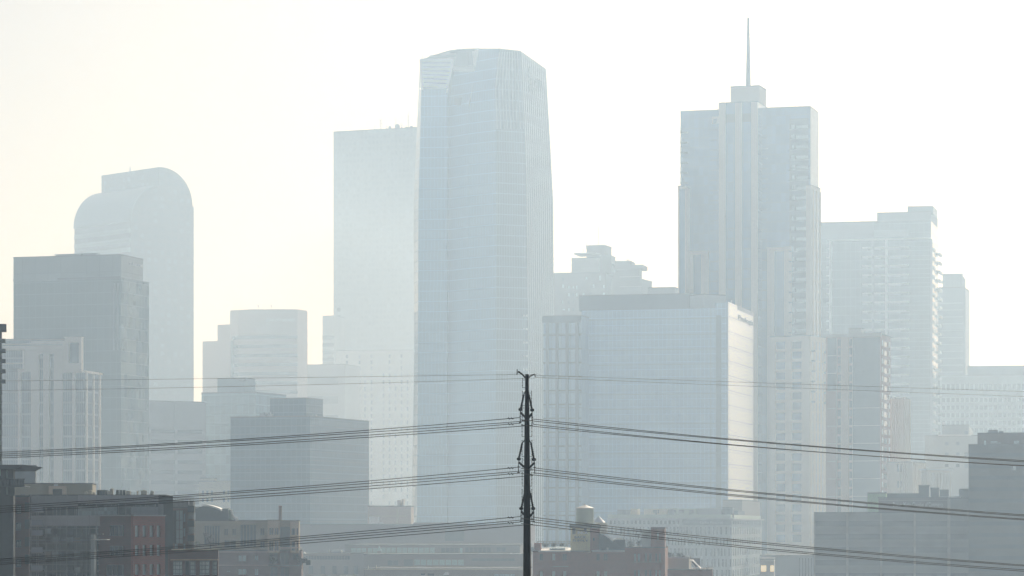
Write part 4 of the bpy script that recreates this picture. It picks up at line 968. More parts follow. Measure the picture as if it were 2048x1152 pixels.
# brick warehouse with the water tanks
def warehouse():
    b = Bld('brick_warehouse', 'red brick warehouse with white roof skylights and a painted cream penthouse wall')
    d = 430
    L, Rr = b.box(1066, 1252, 1260, 1103, d, 3, BR, wr=26, roof=roof_w, rt=.25)
    W1, W2 = b.box(1250, 1330, 1336, 1096, d - .6, 4, BR, wr=24, name='right_wing')
    T1, T2 = b.box(1302, 1329.5, 1333, 1056, d - .3, 4, BR, wr=7, ybot=1097, name='stair_tower')
    rowsL = [(1107, 1123)]; dkw = plain('warehouse_dark_pane', (.045, .06, .07), .2)
    b.skin(L, 1066, 1252, 1103, 1170, [(1079, 1086), (1104.5, 1110.5), (1125, 1134), (1193, 1199.5), (1207.5, 1215)], [(1107.5, 1121), (1142, 1156)], .3, BR)
    framed(b, L, [(1079, 1086, 1107.5, 1121), (1125, 1134, 1107.5, 1121), (1193, 1199.5, 1107.5, 1121), (1207.5, 1215, 1107.5, 1121)], dkw, BRD, fw=.7)
    framed(b, L, [(1104.5, 1110.5, 1107.5, 1121)] + [(x, x + 6, 1142, 1156) for x in (1079.8, 1104.5, 1126.5, 1193.2, 1208.4)], pane_pale, white_m, fw=.6)
    wx = [(1268, 1272.4), (1275.4, 1280), (1289.5, 1294), (1298.5, 1303), (1310.5, 1314.5), (1317.5, 1322)]
    b.skin(W1, 1250, 1330, 1096, 1170, wx, [(1107, 1123), (1140, 1156)], .3, BR)
    framed(b, W1, [(a, c, y, y + 16) for y in (1107, 1140) for a, c in wx], pane_pale, duct_m, fw=.6, mats=[pane_pale, pane_pale, dkw])
    b.lines(W1, 1267, 1324, [1123.4, 1156.4], 1.2, .45, 'sill', plain('sill_stone', (.36, .34, .31), .8)); b.lines(L, 1105, 1137, [1132], 1.8, .35, 'sill', plain('sill_stone', (.36, .34, .31), .8))
    mb = MB(); L.box(mb, 1065.5, 1251, 1102.2, 1103.6, -.3, .45); b.part(mb, 'coping', BRD)
    mb = MB(); L.box(mb, 1076, 1141, 1101, 1102.2, -1.2, .4); L.box(mb, 1183, 1254, 1100.6, 1102.2, -1.2, .4); b.part(mb, 'gutter', white_m, 'bright white roof edge')
    for xa, xb_ in ((1077, 1141), (1184, 1254)):
        mb = MB(); e0, e1, e2, e3 = [L.P(L.u(x), L.z(y), n) for x, y, n in ((xa, 1102.6, .48), (xb_, 1102.6, .48), (xb_, 1099.4, -2.6), (xa, 1099.4, -2.6))]; mb.extrude([e0, e1, e2, e3], Vector((0, 0, -.1))); b.part(mb, 'white_roof_deck', white_m)
    # sloping glazed skylight on the left roof
    def pt(x, y, n): u = L.u(x); return L.P(u, L.z(y), n)
    mb = MB(); mb.extrude([pt(1079, 1101, -1.5), pt(1141, 1101, -1.5), pt(1141, 1096.5, -4), pt(1132, 1094.5, -4.4), pt(1083, 1095.5, -4.4)], Vector((0, .5, -.2))); b.part(mb, 'skylight', roof_w)
    mb = MB(); mb.extrude([pt(1098, 1099.3, -1.9), pt(1130, 1098.8, -1.9), pt(1128, 1095.3, -3.9), pt(1100, 1096, -3.9)], Vector((0, -.1, .15))); b.part(mb, 'skylight_glass', plain('skylight_glass', (.35, .5, .52), .1, .2))
    # penthouse: painted wall and brick side, with the ghost lettering
    P1, P2 = b.box(1141, 1180.5, 1198, 1050, d - .2, 30, plain('faded_cream_paint', (.66, .60, .38), .9, 0, .22, .8), ybot=1105, name='penthouse')
    mb = MB(); P2.box(mb, 1180.5, 1198, 1050, 1103.5, .02, .12); b.part(mb, 'brick_side', BR)
    mb = MB(); P1.box(mb, 1140.8, 1181, 1049.5, 1055.5, .02, .25); P2.box(mb, 1180.5, 1198.3, 1049.5, 1056.5, .13, .3); b.part(mb, 'parapet_band', plain('blue_grey_band', (.10, .125, .14), .7))
    mb = MB(); P1.box(mb, 1145, 1151, 1056, 1068.5, .02, .06); P1.box(mb, 1168.5, 1173, 1056, 1061, .02, .06); P2.box(mb, 1184.5, 1187, 1076, 1081.5, .13, .18); b.part(mb, 'window', dkw)
    faded = plain('faded_lettering', (.20, .22, .20), .9, 0, .3, 2); fl = plain('faded_white_lettering', (.85, .86, .82), .9, 0, .2, 2)
    b.text('INCA', P1, 1156, 1176, 1062.5, 1068, fl, n=.03); b.text('BACK', P1, 1150, 1173, 1072, 1077, faded, n=.03); b.text('SUPPLY', P1, 1146, 1177, 1079, 1083.5, faded, n=.03)
    # right of the penthouse: dark sloped roof with white ridge
    mb = MB(); mb.extrude([pt(1198, 1101, -.8), pt(1253, 1101, -.8), pt(1250, 1079, -.9), pt(1230, 1079.5, -.9), pt(1225, 1083, -.9), pt(1207, 1070, -.9), pt(1198, 1066, -.9)], Vector((0, 7, 0))); b.part(mb, 'dark_roof', plain('slate_roof', (.055, .07, .08), .6))
    mb = MB(); mb.extrude([pt(1207.5, 1068, -.6), pt(1211, 1068.5, -.6), pt(1228, 1079.5, -.6), pt(1224, 1080.8, -.6), pt(1207.5, 1071, -.6)], Vector((0, 1.5, 0))); b.part(mb, 'roof_edge', white_m)
    mb = MB(); mb.extrude([pt(1228, 1078, -.5), pt(1233, 1075.5, -.5), pt(1243, 1075.5, -.5), pt(1246.5, 1078.5, -.5)], Vector((0, 2, 0))); b.part(mb, 'roof_edge', white_m)
    mb = MB(); L.box(mb, 1213, 1217, 1095.5, 1100, -.6, -.2); L.box(mb, 1252, 1254.5, 1094.5, 1100, -.6, -.1); b.part(mb, 'vent', white_m)
    # brick chimney, white box and pale panel
    mb = MB(); L.box(mb, 1068, 1081, 1086, 1103, -3.5, -.7); b.part(mb, 'chimney', BR); mb = MB(); L.box(mb, 1061, 1067.5, 1093.5, 1103.5, -3, -.1); b.part(mb, 'roof_box', white_m)
    mb = MB(); W1.box(mb, 1283, 1302, 1059, 1095, -3.5, -.6); b.part(mb, 'pale_panel', plain('pale_grey_render', (.60, .62, .58), .8)); 
    mb = MB(); W1.box(mb, 1274, 1277.5, 1067, 1078, -4, -3); b.part(mb, 'chimney', duct_m)
    mb = MB(); T1.box(mb, 1314, 1317.5, 1065.5, 1080, .02, .08); b.part(mb, 'window', pane_pale); mb = MB(); T1.box(mb, 1301, 1330.5, 1055, 1057, -.2, .2); b.part(mb, 'coping', BRD)
    # railings
    for f_, xa, xb_, y0, y1, n in ((L, 1072, 1141, 1083, 1092, -5), (W1, 1250, 1285, 1080, 1095, -1), (W1, 1247, 1283, 1061, 1080, -2.5)):
        mb = MB(); z0, z1 = f_.z(y1), f_.z(y0)
        for x in rg(xa, xb_, 6.0 if n != -2.5 else 12): mb.tube([f_.P(f_.u(x), z0, n), f_.P(f_.u(x), z1, n)], .05, 5)
        mb.tube([f_.P(f_.u(xa), z1, n), f_.P(f_.u(xb_), z1, n)], .05, 5); mb.tube([f_.P(f_.u(xa), (z0 + z1) / 2, n), f_.P(f_.u(xb_), (z0 + z1) / 2, n)], .03, 5)
        b.part(mb, 'railing', duct_m)
warehouse()
def tank(name, label, xc, xw, yt, yb, ya, d, mat, cmat, dx=0):
    s = d / F; c = px(xc, 0, d); t = thing(name, label, 'water tank', (c.x, d, px(0, yb, d).z)); r = xw * s / 2
    mb = MB(); z0, z1 = px(0, yb, d).z, px(0, yt, d).z; prof = [(r * .99, z0)]
    for k in range(1, 7): z = z0 + (z1 - z0) * k / 7; prof += [(r, z - .03), (r * 1.02, z - .02), (r * 1.02, z + .02), (r, z + .03)]
    prof.append((r, z1)); mb.lathe((c.x, d), prof, 28); mb.build('tank_body', mat, t, smooth=False)
    mb = MB(); mb.lathe((c.x + dx * s, d), [(r * 1.06, z1 + .002), (r * 1.06, z1 + .06), (.12, px(0, ya, d).z), (.1, px(0, ya, d).z + .12)], 16); mb.build('tank_roof', cmat, t)
    mb = MB()
    for k in range(4): a = math.pi / 4 + k * math.pi / 2; mb.box((c.x + r * .7 * math.cos(a) - .08, d + r * .7 * math.sin(a) - .08, z0 - 1.2), (c.x + r * .7 * math.cos(a) + .08, d + r * .7 * math.sin(a) + .08, z0 - .01))
    mb.build('support', duct_m, t)
tank('water_tank', 'tall pale green cylindrical water tank with a cone lid on the warehouse roof', 1170, 35, 1017, 1055, 1010, 435, plain('sage_tank', (.50, .54, .42), .7, 0, .08, .5), plain('tank_lid', (.62, .56, .50), .6))
tank('water_tank', 'smaller white metal water tank with a glinting cone lid, right of the tall tank', 1202, 26, 1045.5, 1068, 1033, 441, plain('grey_tank', (.62, .62, .58), .6, .2, .08, .5), plain('shiny_lid', (.75, .74, .72), .25, .6), -5)

# beige building right of the warehouse
b = Bld('low_building', 'low beige building with roof skylights, right of the brick warehouse')
L, Rr = b.box(1326, 1425, 1432, 1140.5, 450, 4, BR, wr=20)
A, B_ = b.box(1333, 1378, 1383, 1116, 455, 6, plain('beige_render', (.56, .50, .41), .85, 0, .07, .5), ybot=1142, name='upper_floor', wr=8)
mb = MB(); A.box(mb, 1332, 1379, 1114.6, 1116, -.3, .25); b.part(mb, 'coping', white_m)
mb = MB(); p = [px(1379, 1121, 448), px(1385, 1120.5, 448), px(1401, 1137, 448), px(1393, 1139, 448)]; mb.extrude(p, Vector((.2, 1.6, .1))); b.part(mb, 'skylight', white_m)
mb = MB(); p = [px(1378, 1116, 449.9), px(1400, 1116.5, 449.9), px(1400, 1133, 449.9)]; mb.extrude(p, Vector((0, .5, 0))); b.part(mb, 'gable', duct_m)
mb = MB(); p = [px(1383, 1124, 447.7), px(1386, 1124, 447.7), px(1396, 1134, 447.7), px(1392, 1134, 447.7)]; mb.extrude(p, Vector((0, -.1, .05))); b.part(mb, 'skylight_glass', pane)
mb = MB(); mb.tube([px(1413, 1141, 452), px(1415, 1135, 452), px(1418, 1134, 452)], .1); mb.box(px(1412, 1140, 452), px(1419, 1138, 452.4)); b.part(mb, 'vent', white_m)

# ---- low buildings behind, centre left
def strip_building(label, xl, xc, xr, y, d, mat, wins=(), cop=None, th=4, name='low_building'):
    b = Bld(name, label); L, Rr = b.box(xl, xc, xr, y, d, th, mat)
    for (xa, xb_, ya, yb, m_, cols) in wins:
        if cols <= 1: b.each('window', [(xa, xb_, ya, yb)], L, m_)
        else:
            w_ = (xb_ - xa) / cols; b.each('window', [(xa + i * w_ + .5, xa + (i + 1) * w_ - .5, ya, yb) for i in range(cols)], L, m_)
    if cop: mb = MB(); L.box(mb, xl - .5, xc + .5, y - 1, y + 1, -.2, .3); b.part(mb, 'coping', cop)
    return b, L, Rr
tealw = plain('pale_teal_glass', (.36, .52, .50), .2, .1, .2, .4); mauve = plain('mauve_grey', (.25, .215, .215), .85, 0, .1, .1)
b, L, Rr = strip_building('low beige podium with roof plant at the foot of the pale masonry tower', 735, 822, 828, 1013, 860, plain('beige_podium', (.62, .53, .46), .85, 0, .08, .2))
mb = MB(); L.box(mb, 740, 759, 1033, 1052, .1, 3); b.part(mb, 'white_wall', white_m)
mb = MB(); L.box(mb, 792, 799, 1000, 1013, -6, -3); L.box(mb, 801, 805, 998, 1013, -6, -3); b.part(mb, 'roof_unit', plain('beige_podium', (.62, .53, .46))); mb = MB(); L.box(mb, 793, 797, 1017, 1050, .02, .6); L.box(mb, 740, 814, 1031, 1033, .02, .4); b.part(mb, 'trim', cm)
for x, r in ((776, 2.5), (766, 1.5), (758, 1.5)):
    s = 860 / F; c = L.P(L.u(x), 0, -3); mb = MB(); z = L.z(1013); mb.lathe((c.x, c.y), [(r * s, z), (r * s * .9, z + r * s * .5), (r * s * .5, z + r * s * .9), (.02, z + r * s)], 12); b.part(mb, 'dome_vent', white_m)
b, L, Rr = strip_building('long mauve-grey flat building below the tallest glass tower', 590, 1048, 1070, 1050, 780, mauve, [(890, 928, 1062, 1082, plain('slate_win', (.09, .11, .12), .4), 1)])
mb = MB(); L.box(mb, 733, 736, 1046, 1050, -1, 0); L.box(mb, 742, 765, 1047.5, 1050, -3, -2); L.box(mb, 822, 836, 1048, 1050, -3, -2); b.part(mb, 'roof_unit', galv)
mb = MB(); L.box(mb, 759, 764, 1044.5, 1047, -2, -1); b.part(mb, 'roof_unit', white_m)
mb = MB(); L.box(mb, 820, 930, 1045, 1050, -9, -8); b.part(mb, 'roof_screen', mauve)
b, L, Rr = strip_building('long low building with a continuous pale teal window strip', 690, 1040, 1064, 1091, 700, plain('grey_green_wall', (.22, .215, .20), .85, 0, .1, .1), [(702, 733, 1096, 1107, tealw, 3), (735, 755, 1096, 1107, tealw, 2), (762, 792, 1095, 1106, tealw, 3), (793, 870, 1095, 1106, tealw, 7), (882, 918, 1096, 1106, plain('slate_win', (.09, .11, .12), .4), 4), (920, 925, 1096, 1106, tealw, 1), (930, 982, 1095, 1105, plain('slate_win', (.09, .11, .12), .4), 6), (993, 1012, 1095, 1103, plain('slate_win', (.09, .11, .12), .4), 2)])
for x, c_ in ((710, 1), (716, 1), (1021, 1), (1039, 2)):
    mb = MB(); L.box(mb, x, x + 3.5, 1106, 1109, .1, .8); b.part(mb, 'lamp_box', white_m)
mb = MB(); p = [px(753, 1102, 690), px(763, 1102, 690), px(760, 1096, 690), px(758, 1092, 690), px(756, 1096, 690)]; mb.extrude(p, Vector((0, 2, 0))); b.part(mb, 'roof_cowl', tealw)
b, L, Rr = strip_building('low flat building with a wide blue-green window band above the pale bottom block', 728, 1052, 1064, 1110, 640, plain('taupe_wall', (.25, .215, .20), .85, 0, .1, .1), [(775, 797, 1121, 1131, plain('slate_win', (.09, .11, .12), .4), 2), (808, 826, 1119, 1132, plain('slate_win2', (.12, .14, .145), .5), 1), (828, 928, 1119, 1131, tealw, 8), (943, 1030, 1117, 1122, plain('slate_win2', (.12, .14, .145), .5), 6)])
b, L, Rr = strip_building('pale flat-roofed block along the bottom left of the pole', 730, 1046, 1064, 1139, 560, plain('pale_taupe', (.40, .35, .31), .85, 0, .08, .2), [(842, 850, 1147, 1151, pane, 1), (855, 868, 1147, 1152, pane, 1), (988, 1030, 1148, 1152, pane_pale, 4)], cm)
mb = MB(); mb.extrude([px(886, 1150, 555), px(890, 1145, 555), px(896, 1145, 555), px(898, 1150, 555)], Vector((0, 1, 0))); b.part(mb, 'roof_light', white_m)
for x in (737, 753): mb = MB(); p = px(x, 1139, 562); mb.tube([p, p + Vector((0, 0, .8))], .2, 6, .05); b.part(mb, 'finial', cm)
b, L, Rr = strip_building('small stone building with a bright cornice and roof pediment, lower left of centre', 600, 728, 735, 1107, 650, plain('greige_stone', (.40, .36, .32), .85, 0, .1, .3), [(611, 700, 1112, 1119, plain('slate_win2', (.12, .14, .145), .5), 16)] + [(x, x + 8, 1132, 1148, plain('slate_win2', (.12, .14, .145), .5), 1) for x in (618, 642, 665, 688, 708)])
mb = MB(); L.box(mb, 614, 700, 1106.3, 1108.3, -.2, .6); b.part(mb, 'cornice', plain('cream_line', (.50, .46, .40), .8)); mb = MB(); mb.extrude([px(604, 1107.5, 649), px(612, 1107.5, 649), px(608, 1103.5, 649)], Vector((0, 2, 0))); b.part(mb, 'pediment', white_m)
mb = MB(); L.box(mb, 664, 681, 1100, 1107, -4, -1); L.box(mb, 652, 655, 1100, 1107, -4, -2); L.box(mb, 660, 664, 1101, 1107, -4, -2); b.part(mb, 'roof_unit', galv)
mb = MB(); L.box(mb, 681, 711, 1149.5, 1152, .1, 1); b.part(mb, 'awning', cm)

# ---- beige condominium cluster
def condo():
    b = Bld('condo_building', 'beige condominium block over brick lower floors with white-framed corner bays')
    d = 400; bw = plain('tan_stucco', (.38, .33, .25), .85, 0, .08, .5); pale = plain('pale_stucco_bay', (.66, .55, .44), .85, 0, .05, .5); pb = brick('plum_brick', (.23, .125, .12), (.18, .10, .10), (.24, .19, .18))
    L, Rr = b.box(388, 597, 600, 1042, d, -3, bw, ybot=1103, name='upper_wall')
    LB, RB = b.box(428, 603, 606, 1102, d - .25, -3, pb, name='brick_base')
    dkp = plain('condo_dark_pane', (.045, .065, .085), .2, .1, .3, .6)
    framed(b, L, [(408, 440, 1051, 1090)], dkp, bw, name='recess_glazing', bars=5)
    framed(b, L, [(448, 456.5, 1057, 1071), (464, 472.5, 1057, 1071), (520, 529.5, 1056, 1071)], dkp, bw)
    framed(b, L, [(480, 513, 1049, 1094)], dkp, bw, name='recess_glazing', bars=4)
    framed(b, L, [(448, 472.5, 1080, 1096), (520, 530, 1082, 1096)], dkp, bw)
    A, B_ = b.box(535, 560, 561, 1041, d - 1, -3, pale, wr=3, ybot=1106, name='corner_bay'); C_, D_ = b.box(580, 598, 599, 1042, d - 1, -3, pale, wr=3, ybot=1106, name='corner_bay')
    framed(b, A, [(538, 547, 1055.5, 1070), (549, 557.5, 1055.5, 1070), (538, 547, 1082, 1102), (549, 557.5, 1082, 1102)], dkp, pale)
    framed(b, C_, [(582.5, 591, 1056, 1071), (593, 596.5, 1056, 1071), (582.5, 591, 1082, 1102), (593, 596.5, 1082, 1102)], dkp, pale, bars=0)
    S1 = L
    mb = MB(); S1.box(mb, 560.5, 580, 1054, 1094, .3, .35); b.part(mb, 'recess_glazing', dkp); mb = MB(); S1.box(mb, 560.5, 580, 1041, 1054, .3, .4); b.part(mb, 'recess_head', bw); mb = MB(); S1.box(mb, 558, 603, 1094.5, 1096.5, .3, 2.6); S1.box(mb, 436, 537, 1103, 1104.5, .05, .35); S1.box(mb, 436, 537, 1129.5, 1130.8, .05, .35); b.part(mb, 'string_course', plain('pinkish_stone', (.62, .48, .42), .8))
    S2 = LB
    framed(b, LB, [(476, 493, 1110, 1123.5), (476, 493, 1137, 1150), (508.5, 517, 1110, 1121.5), (509, 517, 1137, 1151), (453, 461, 1141, 1144)], plain('bright_teal_pane', (.50, .62, .64), .2), pb, bars=1)
    framed(b, S2, [(538, 556, 1105, 1128), (560, 579, 1105, 1130), (560, 579, 1133, 1156), (584, 598, 1107, 1120), (540, 556, 1133, 1156)], dkp, pb, name='recess_glazing', bars=1)
    # balcony and the green side box
    mb = MB(); S2.box(mb, 537, 600, 1130.2, 1132, .3, 1.6); b.part(mb, 'balcony', duct_m); mb = MB(); S2.box(mb, 612, 621, 1120, 1130, -2, .5); b.part(mb, 'balcony_screen', plain('dark_green_panel', (.05, .085, .09), .6)); mb = MB(); S2.box(mb, 598, 613, 1118, 1122, -.5, .6); b.part(mb, 'balcony', duct_m)
    # roof gear
    mb = MB(); L.box(mb, 389, 455, 1017, 1042, -8, -2); b.part(mb, 'plant_screen', plain('plant_dark', (.07, .085, .09), .7)); mb = MB(); L.box(mb, 378, 401, 1012.5, 1024, -9, -8.2); L.box(mb, 431, 442, 1019, 1024, -1.95, -1.7); b.part(mb, 'plant_panel', plain('plant_tan', (.2, .2, .18), .7))
    mb = MB(); pts = [px(405 + 36 * i / 8, 1008.5 + 9 * (i / 8) ** 1.7, d - 1) for i in range(9)]; poly = pts + [p - Vector((0, 0, .22)) for p in pts[::-1]]; mb.extrude(poly, Vector((0, 5, 0))); b.part(mb, 'curved_roof', white_m, 'bright curved metal roof')
    mb = MB(); poly = [px(384, 1021, d - .5)] + [p - Vector((0, -.5, .24)) for p in pts] + [px(441, 1024, d - .5)]; mb.extrude(poly, Vector((0, 4, 0))); b.part(mb, 'curved_roof_wall', plain('plant_dark', (.07, .085, .09), .7))
    s = d / F; c = px(460, 0, d + 3); mb = MB(); mb.lathe((c.x, c.y), [(7 * s, px(0, 1042, d).z), (7 * s, px(0, 1024, d).z), (5 * s, px(0, 1020, d).z), (.1, px(0, 1018.5, d).z)], 14); b.part(mb, 'vent_drum', plain('sage_metal', (.22, .28, .24), .5, .2), smooth=False)
    mb = MB(); mb.tube([px(462, 1019.5, d - 1), px(464, 1026, d - 1), px(467, 1033, d - 1), px(474, 1041, d - 1)], .16); mb.tube([px(470, 1035, d - 1), px(474, 1036, d - 1), px(475.5, 1041, d - 1)], .14); b.part(mb, 'pipe', white_m)
    mb = MB(); L.box(mb, 556, 562, 1012, 1042, -5, -3.5); L.box(mb, 555.4, 562.6, 1011, 1012, -5.1, -3.4); b.part(mb, 'chimney', plain('tan_brick', (.27, .20, .165), .9))
condo()

# ---- low brick storefront
def storefront():
    b = Bld('brick_building', 'low brick building with bright roof edge and large pale gridded windows, lower left')
    d = 226; L, Rr = b.box(336, 436, 437.2, 1100, d, -4, BRD)
    sb = plain('sandstone', (.58, .44, .30), .85)
    mb = MB(); L.box(mb, 343, 439, 1098, 1100, -.2, .3); b.part(mb, 'coping', plain('cream_coping', (.85, .80, .62), .7)); mb = MB(); L.box(mb, 341, 437, 1118, 1120.5, .05, .35); b.part(mb, 'string_course', sb)
    cols = [(346, 365), (371, 379), (379.5, 391.5), (399, 419.5), (425, 434)]
    b.skin(L, 336, 436.5, 1100, 1165, [(346, 365), (371, 391.5), (399, 419.5), (425, 434)], [(1121.5, 1150)], .22, BRD)
    gp = grid('industrial_sash', (.58, .66, .62), (.22, .27, .27), .28, .30, .05, .05, metal=0, rough=.3, vary=.4)
    framed(b, L, [c + (1121.5, 1150) for c in cols if c[0] != 371], gp, duct_m, bars=1, fw=.6); framed(b, L, [(371, 379, 1121.5, 1150)], pane, duct_m, bars=0, fw=.6)
storefront()

# ---- left apartment with balconies
def left_apartment():
    b = Bld('apartment_building', 'brown apartment building with pale glazed bay strip and stacked balconies, lower left')
    d = 252; wl_ = brick('umber_brick', (.27, .17, .125), (.21, .135, .105), (.26, .21, .175)); dkc = plain('dark_balcony_recess', (.035, .05, .05), .5)
    L, Rr = b.box(330, 388, 389, 1016, d, -4, wl_)
    A = L
    mb = MB(); A.box(mb, 353, 366, 1021, 1087, .02, .7); bay = b.part(mb, 'bay_window', plain('bay_teal', (.46, .58, .58), .35, .1)); 
    mb = MB()
    for y in (1040, 1059, 1077): A.box(mb, 353, 366, y, y + 1, .7, .76)
    A.box(mb, 359, 360, 1021, 1087, .7, .75); f_ = b.part(mb, 'mullion', duct_m); f_.parent = bay
    mb = MB(); A.box(mb, 346, 353, 1021, 1087, .02, .06); b.part(mb, 'painted_shade_strip', dkc)  # flat strip, shade beside the bay put into its dark colour
    framed(b, A, [(337, 343, y, y + 14) for y in (1027, 1056, 1087)] + [(367, 371, y, y + 17) for y in (1027, 1056, 1087)] + [(349, 356, 1087, 1100)], plain('bright_teal_pane', (.50, .62, .64), .2), duct_m, bars=1, fw=.6)
    # roof terrace with rail
    mb = MB(); z0, z1 = A.z(1016), A.z(996)
    for x in rg(332, 388, 2.6): mb.tube([A.P(A.u(x), z0, -.3), A.P(A.u(x), z1 if int(x) % 4 else z1 - .2, -.3)], .018, 4)
    mb.tube([A.P(A.u(331), z1, -.3), A.P(A.u(388), z1, -.3)], .04, 5); b.part(mb, 'terrace_rail', galv)
    mb = MB(); A.box(mb, 333, 385, 1001, 1016, -5, -2); b.part(mb, 'roof_room', plain('roof_room_grey', (.13, .14, .14), .7)); mb = MB(); A.box(mb, 376, 378, 995, 1010, -1.5, -1); b.part(mb, 'flue', white_m)
    for k, y in enumerate((1012, 1041, 1070)):
        mb = MB(); A.box(mb, 376.5, 390, y, y + 12, .02, 1.6); b.part(mb, 'balcony', dkc)
        mb = MB()
        for x in rg(378, 389.5, 2.1): A.box(mb, x, x + 1, y + 13, y + 26, .1, .4)
        b.part(mb, 'balcony_window', pane_pale)
    mb = MB(); A.box(mb, 336, 346, 1050, 1052, .02, .5); A.box(mb, 336, 346, 1020, 1022, .02, .5); b.part(mb, 'band', duct_m)
left_apartment()

# ---- long glass and panel building with the brick bay
def left_block():
    b = Bld('loft_building', 'long grey panel and glass building with a red brick corner bay, lower left')
    d = 239; pn = plain('grey_metal_panel', (.27, .285, .285), .6, .1, .08, .5); pn2 = plain('light_metal_panel', (.40, .41, .41), .55, .1, .08, .5)
    g = grid('loft_glass', (.04, .06, .065), (.26, .28, .27), .78, .86, .05, .05, metal=.2, rough=.15, vary=.28, wob=.03)
    g2 = grid('loft_glass_pale', (.22, .28, .28), (.30, .34, .34), .25, .9, .05, .05, metal=.1, rough=.3, vary=.5, wob=.03)
    L, Rr = b.box(58, 332, 345, 991, d, -4, g)
    mb = MB(); L.box(mb, 62, 156, 991.5, 1014, .02, .12); b.part(mb, 'panel_band', pn); mb = MB(); L.box(mb, 156, 317, 990.5, 1008, .02, .14); b.part(mb, 'panel_band', pn2)
    mb = MB(); L.box(mb, 156, 234, 1013, 1031, .02, .10); b.part(mb, 'window_strip', g2)
    mb = MB(); L.box(mb, 62, 200, 1031, 1052, .02, .12); L.box(mb, 62, 88, 1040, 1053, .13, .5); b.part(mb, 'panel_band', pn2)
    mb = MB(); L.box(mb, 262, 317, 1014, 1030, .02, .12); b.part(mb, 'panel_band', pn2); mb = MB(); L.box(mb, 240, 262, 1012, 1028, .02, .1); b.part(mb, 'window', g)
    b.posts(L, rg(62, 330, 14.6), .5, 991, 1160, .16, 'mullion', plain('mullion_grey', (.27, .29, .29), .5))
    b.lines(L, 58, 200, [1074, 1086, 1101, 1114, 1128, 1140], .8, .18, 'mullion', plain('mullion_grey', (.27, .29, .29), .5))
    mb = MB(); L.box(mb, 64, 200, 1080, 1081.2, .1, .9); b.part(mb, 'canopy', plain('steel_blue_edge', (.24, .29, .34), .4))
    b.each('window', [(90 + 14.6 * i, 102 + 14.6 * i, y, y + 11) for y in (1057, 1074, 1103, 1120, 1134) for i in range(5) if random.random() < .6], L, pane, .02, .1, mats=[pane, g2, plain('tan_blind', (.24, .21, .16), .8), plain('window_slate', (.05, .065, .08), .3)])
    for y in (1013, 1040, 1060, 1094, 1130):   # balconies by the brick block
        mb = MB(); L.box(mb, 66, 88, y + 10, y + 12, .1, 1.3); o = b.part(mb, 'balcony', pn); mb = MB(); L.box(mb, 66, 88, y, y + 10, 1.2, 1.25); r_ = b.part(mb, 'railing', plain('balcony_blue_glass', (.26, .31, .35), .2)); r_.parent = o
    mb = MB(); L.box(mb, 325, 346, 992, 1160, .1, .3); b.part(mb, 'glass_corner', plain('deep_teal_glass', (.035, .055, .06), .2, .2, .3, .4)); 
    mb = MB(); L.box(mb, 317, 327, 1008, 1031, .1, .5); b.part(mb, 'balcony', pn)
    # brick corner bay: its left face's shade is put into darker brick
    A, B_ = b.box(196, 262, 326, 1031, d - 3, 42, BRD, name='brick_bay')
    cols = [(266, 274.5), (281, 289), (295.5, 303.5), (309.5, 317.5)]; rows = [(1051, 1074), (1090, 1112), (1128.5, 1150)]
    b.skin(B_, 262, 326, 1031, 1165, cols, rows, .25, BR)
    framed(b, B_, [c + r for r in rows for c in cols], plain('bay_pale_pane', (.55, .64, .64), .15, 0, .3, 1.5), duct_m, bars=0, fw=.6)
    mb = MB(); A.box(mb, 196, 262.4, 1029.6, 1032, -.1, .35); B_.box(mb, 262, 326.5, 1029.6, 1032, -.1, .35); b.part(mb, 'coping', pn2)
    framed(b, A, [(222, 248, 1050, 1072), (222, 248, 1092, 1112), (215, 248, 1130, 1152)], plain('slate_pane', (.045, .06, .075), .2), pn, bars=2, fw=.6)
    # roof gear: row of condensers, pipes and vents
    random.seed(5)
    for x in (188, 194, 200, 206.5, 227, 234, 241):
        mb = MB(); L.box(mb, x, x + 5.2, 979, 990, -4, -3.2); b.part(mb, 'condenser', plain('condenser_green', (.09, .115, .11), .6))
    for xa, xb_, y0 in ((211, 216, 982), (217, 223, 977.5), (249, 258, 982), (271, 273, 983), (279, 291, 981), (298, 305, 983), (165, 172, 984), (174, 180, 981), (182, 186, 985)):
        mb = MB(); L.box(mb, xa, xb_, y0 + 2, 990.5, -2.5, -2); mb.tube([L.P(L.u(xa), L.z(y0 + 2), -2.2), L.P(L.u((xa + xb_) / 2), L.z(y0), -2.2), L.P(L.u(xb_), L.z(y0 + 2), -2.2)], .09); b.part(mb, 'roof_vent', cm)
left_block()
b = Bld('roof_house', 'beige rooftop house with a square portal, behind the long glass loft building', 'roof house')
L, Rr = b.box(28, 185, 192, 968, 262, -5, plain('khaki_render', (.42, .385, .30), .85, 0, .08, .4))
mb = MB(); L.box(mb, 98, 106, 972, 992, .02, .5); L.box(mb, 125, 133, 972, 992, .02, .5); L.box(mb, 106, 125, 972, 978, .02, .5); b.part(mb, 'portal', plain('peach_render', (.70, .58, .46), .85))
mb = MB(); L.box(mb, 106, 125, 978, 992, .02, .1); b.part(mb, 'door', plain('door_grey', (.09, .10, .10), .6)); mb = MB(); L.box(mb, 108, 116, 968.5, 972, .1, .3); b.part(mb, 'lamp', white_m)
b = Bld('low_building', 'blue-grey flat block behind the slanted-roof penthouse at the left edge')
b.box(-10, 71, 73, 932, 320, -7, plain('blue_grey_render', (.24, .28, .31), .8, 0, .08, .4))

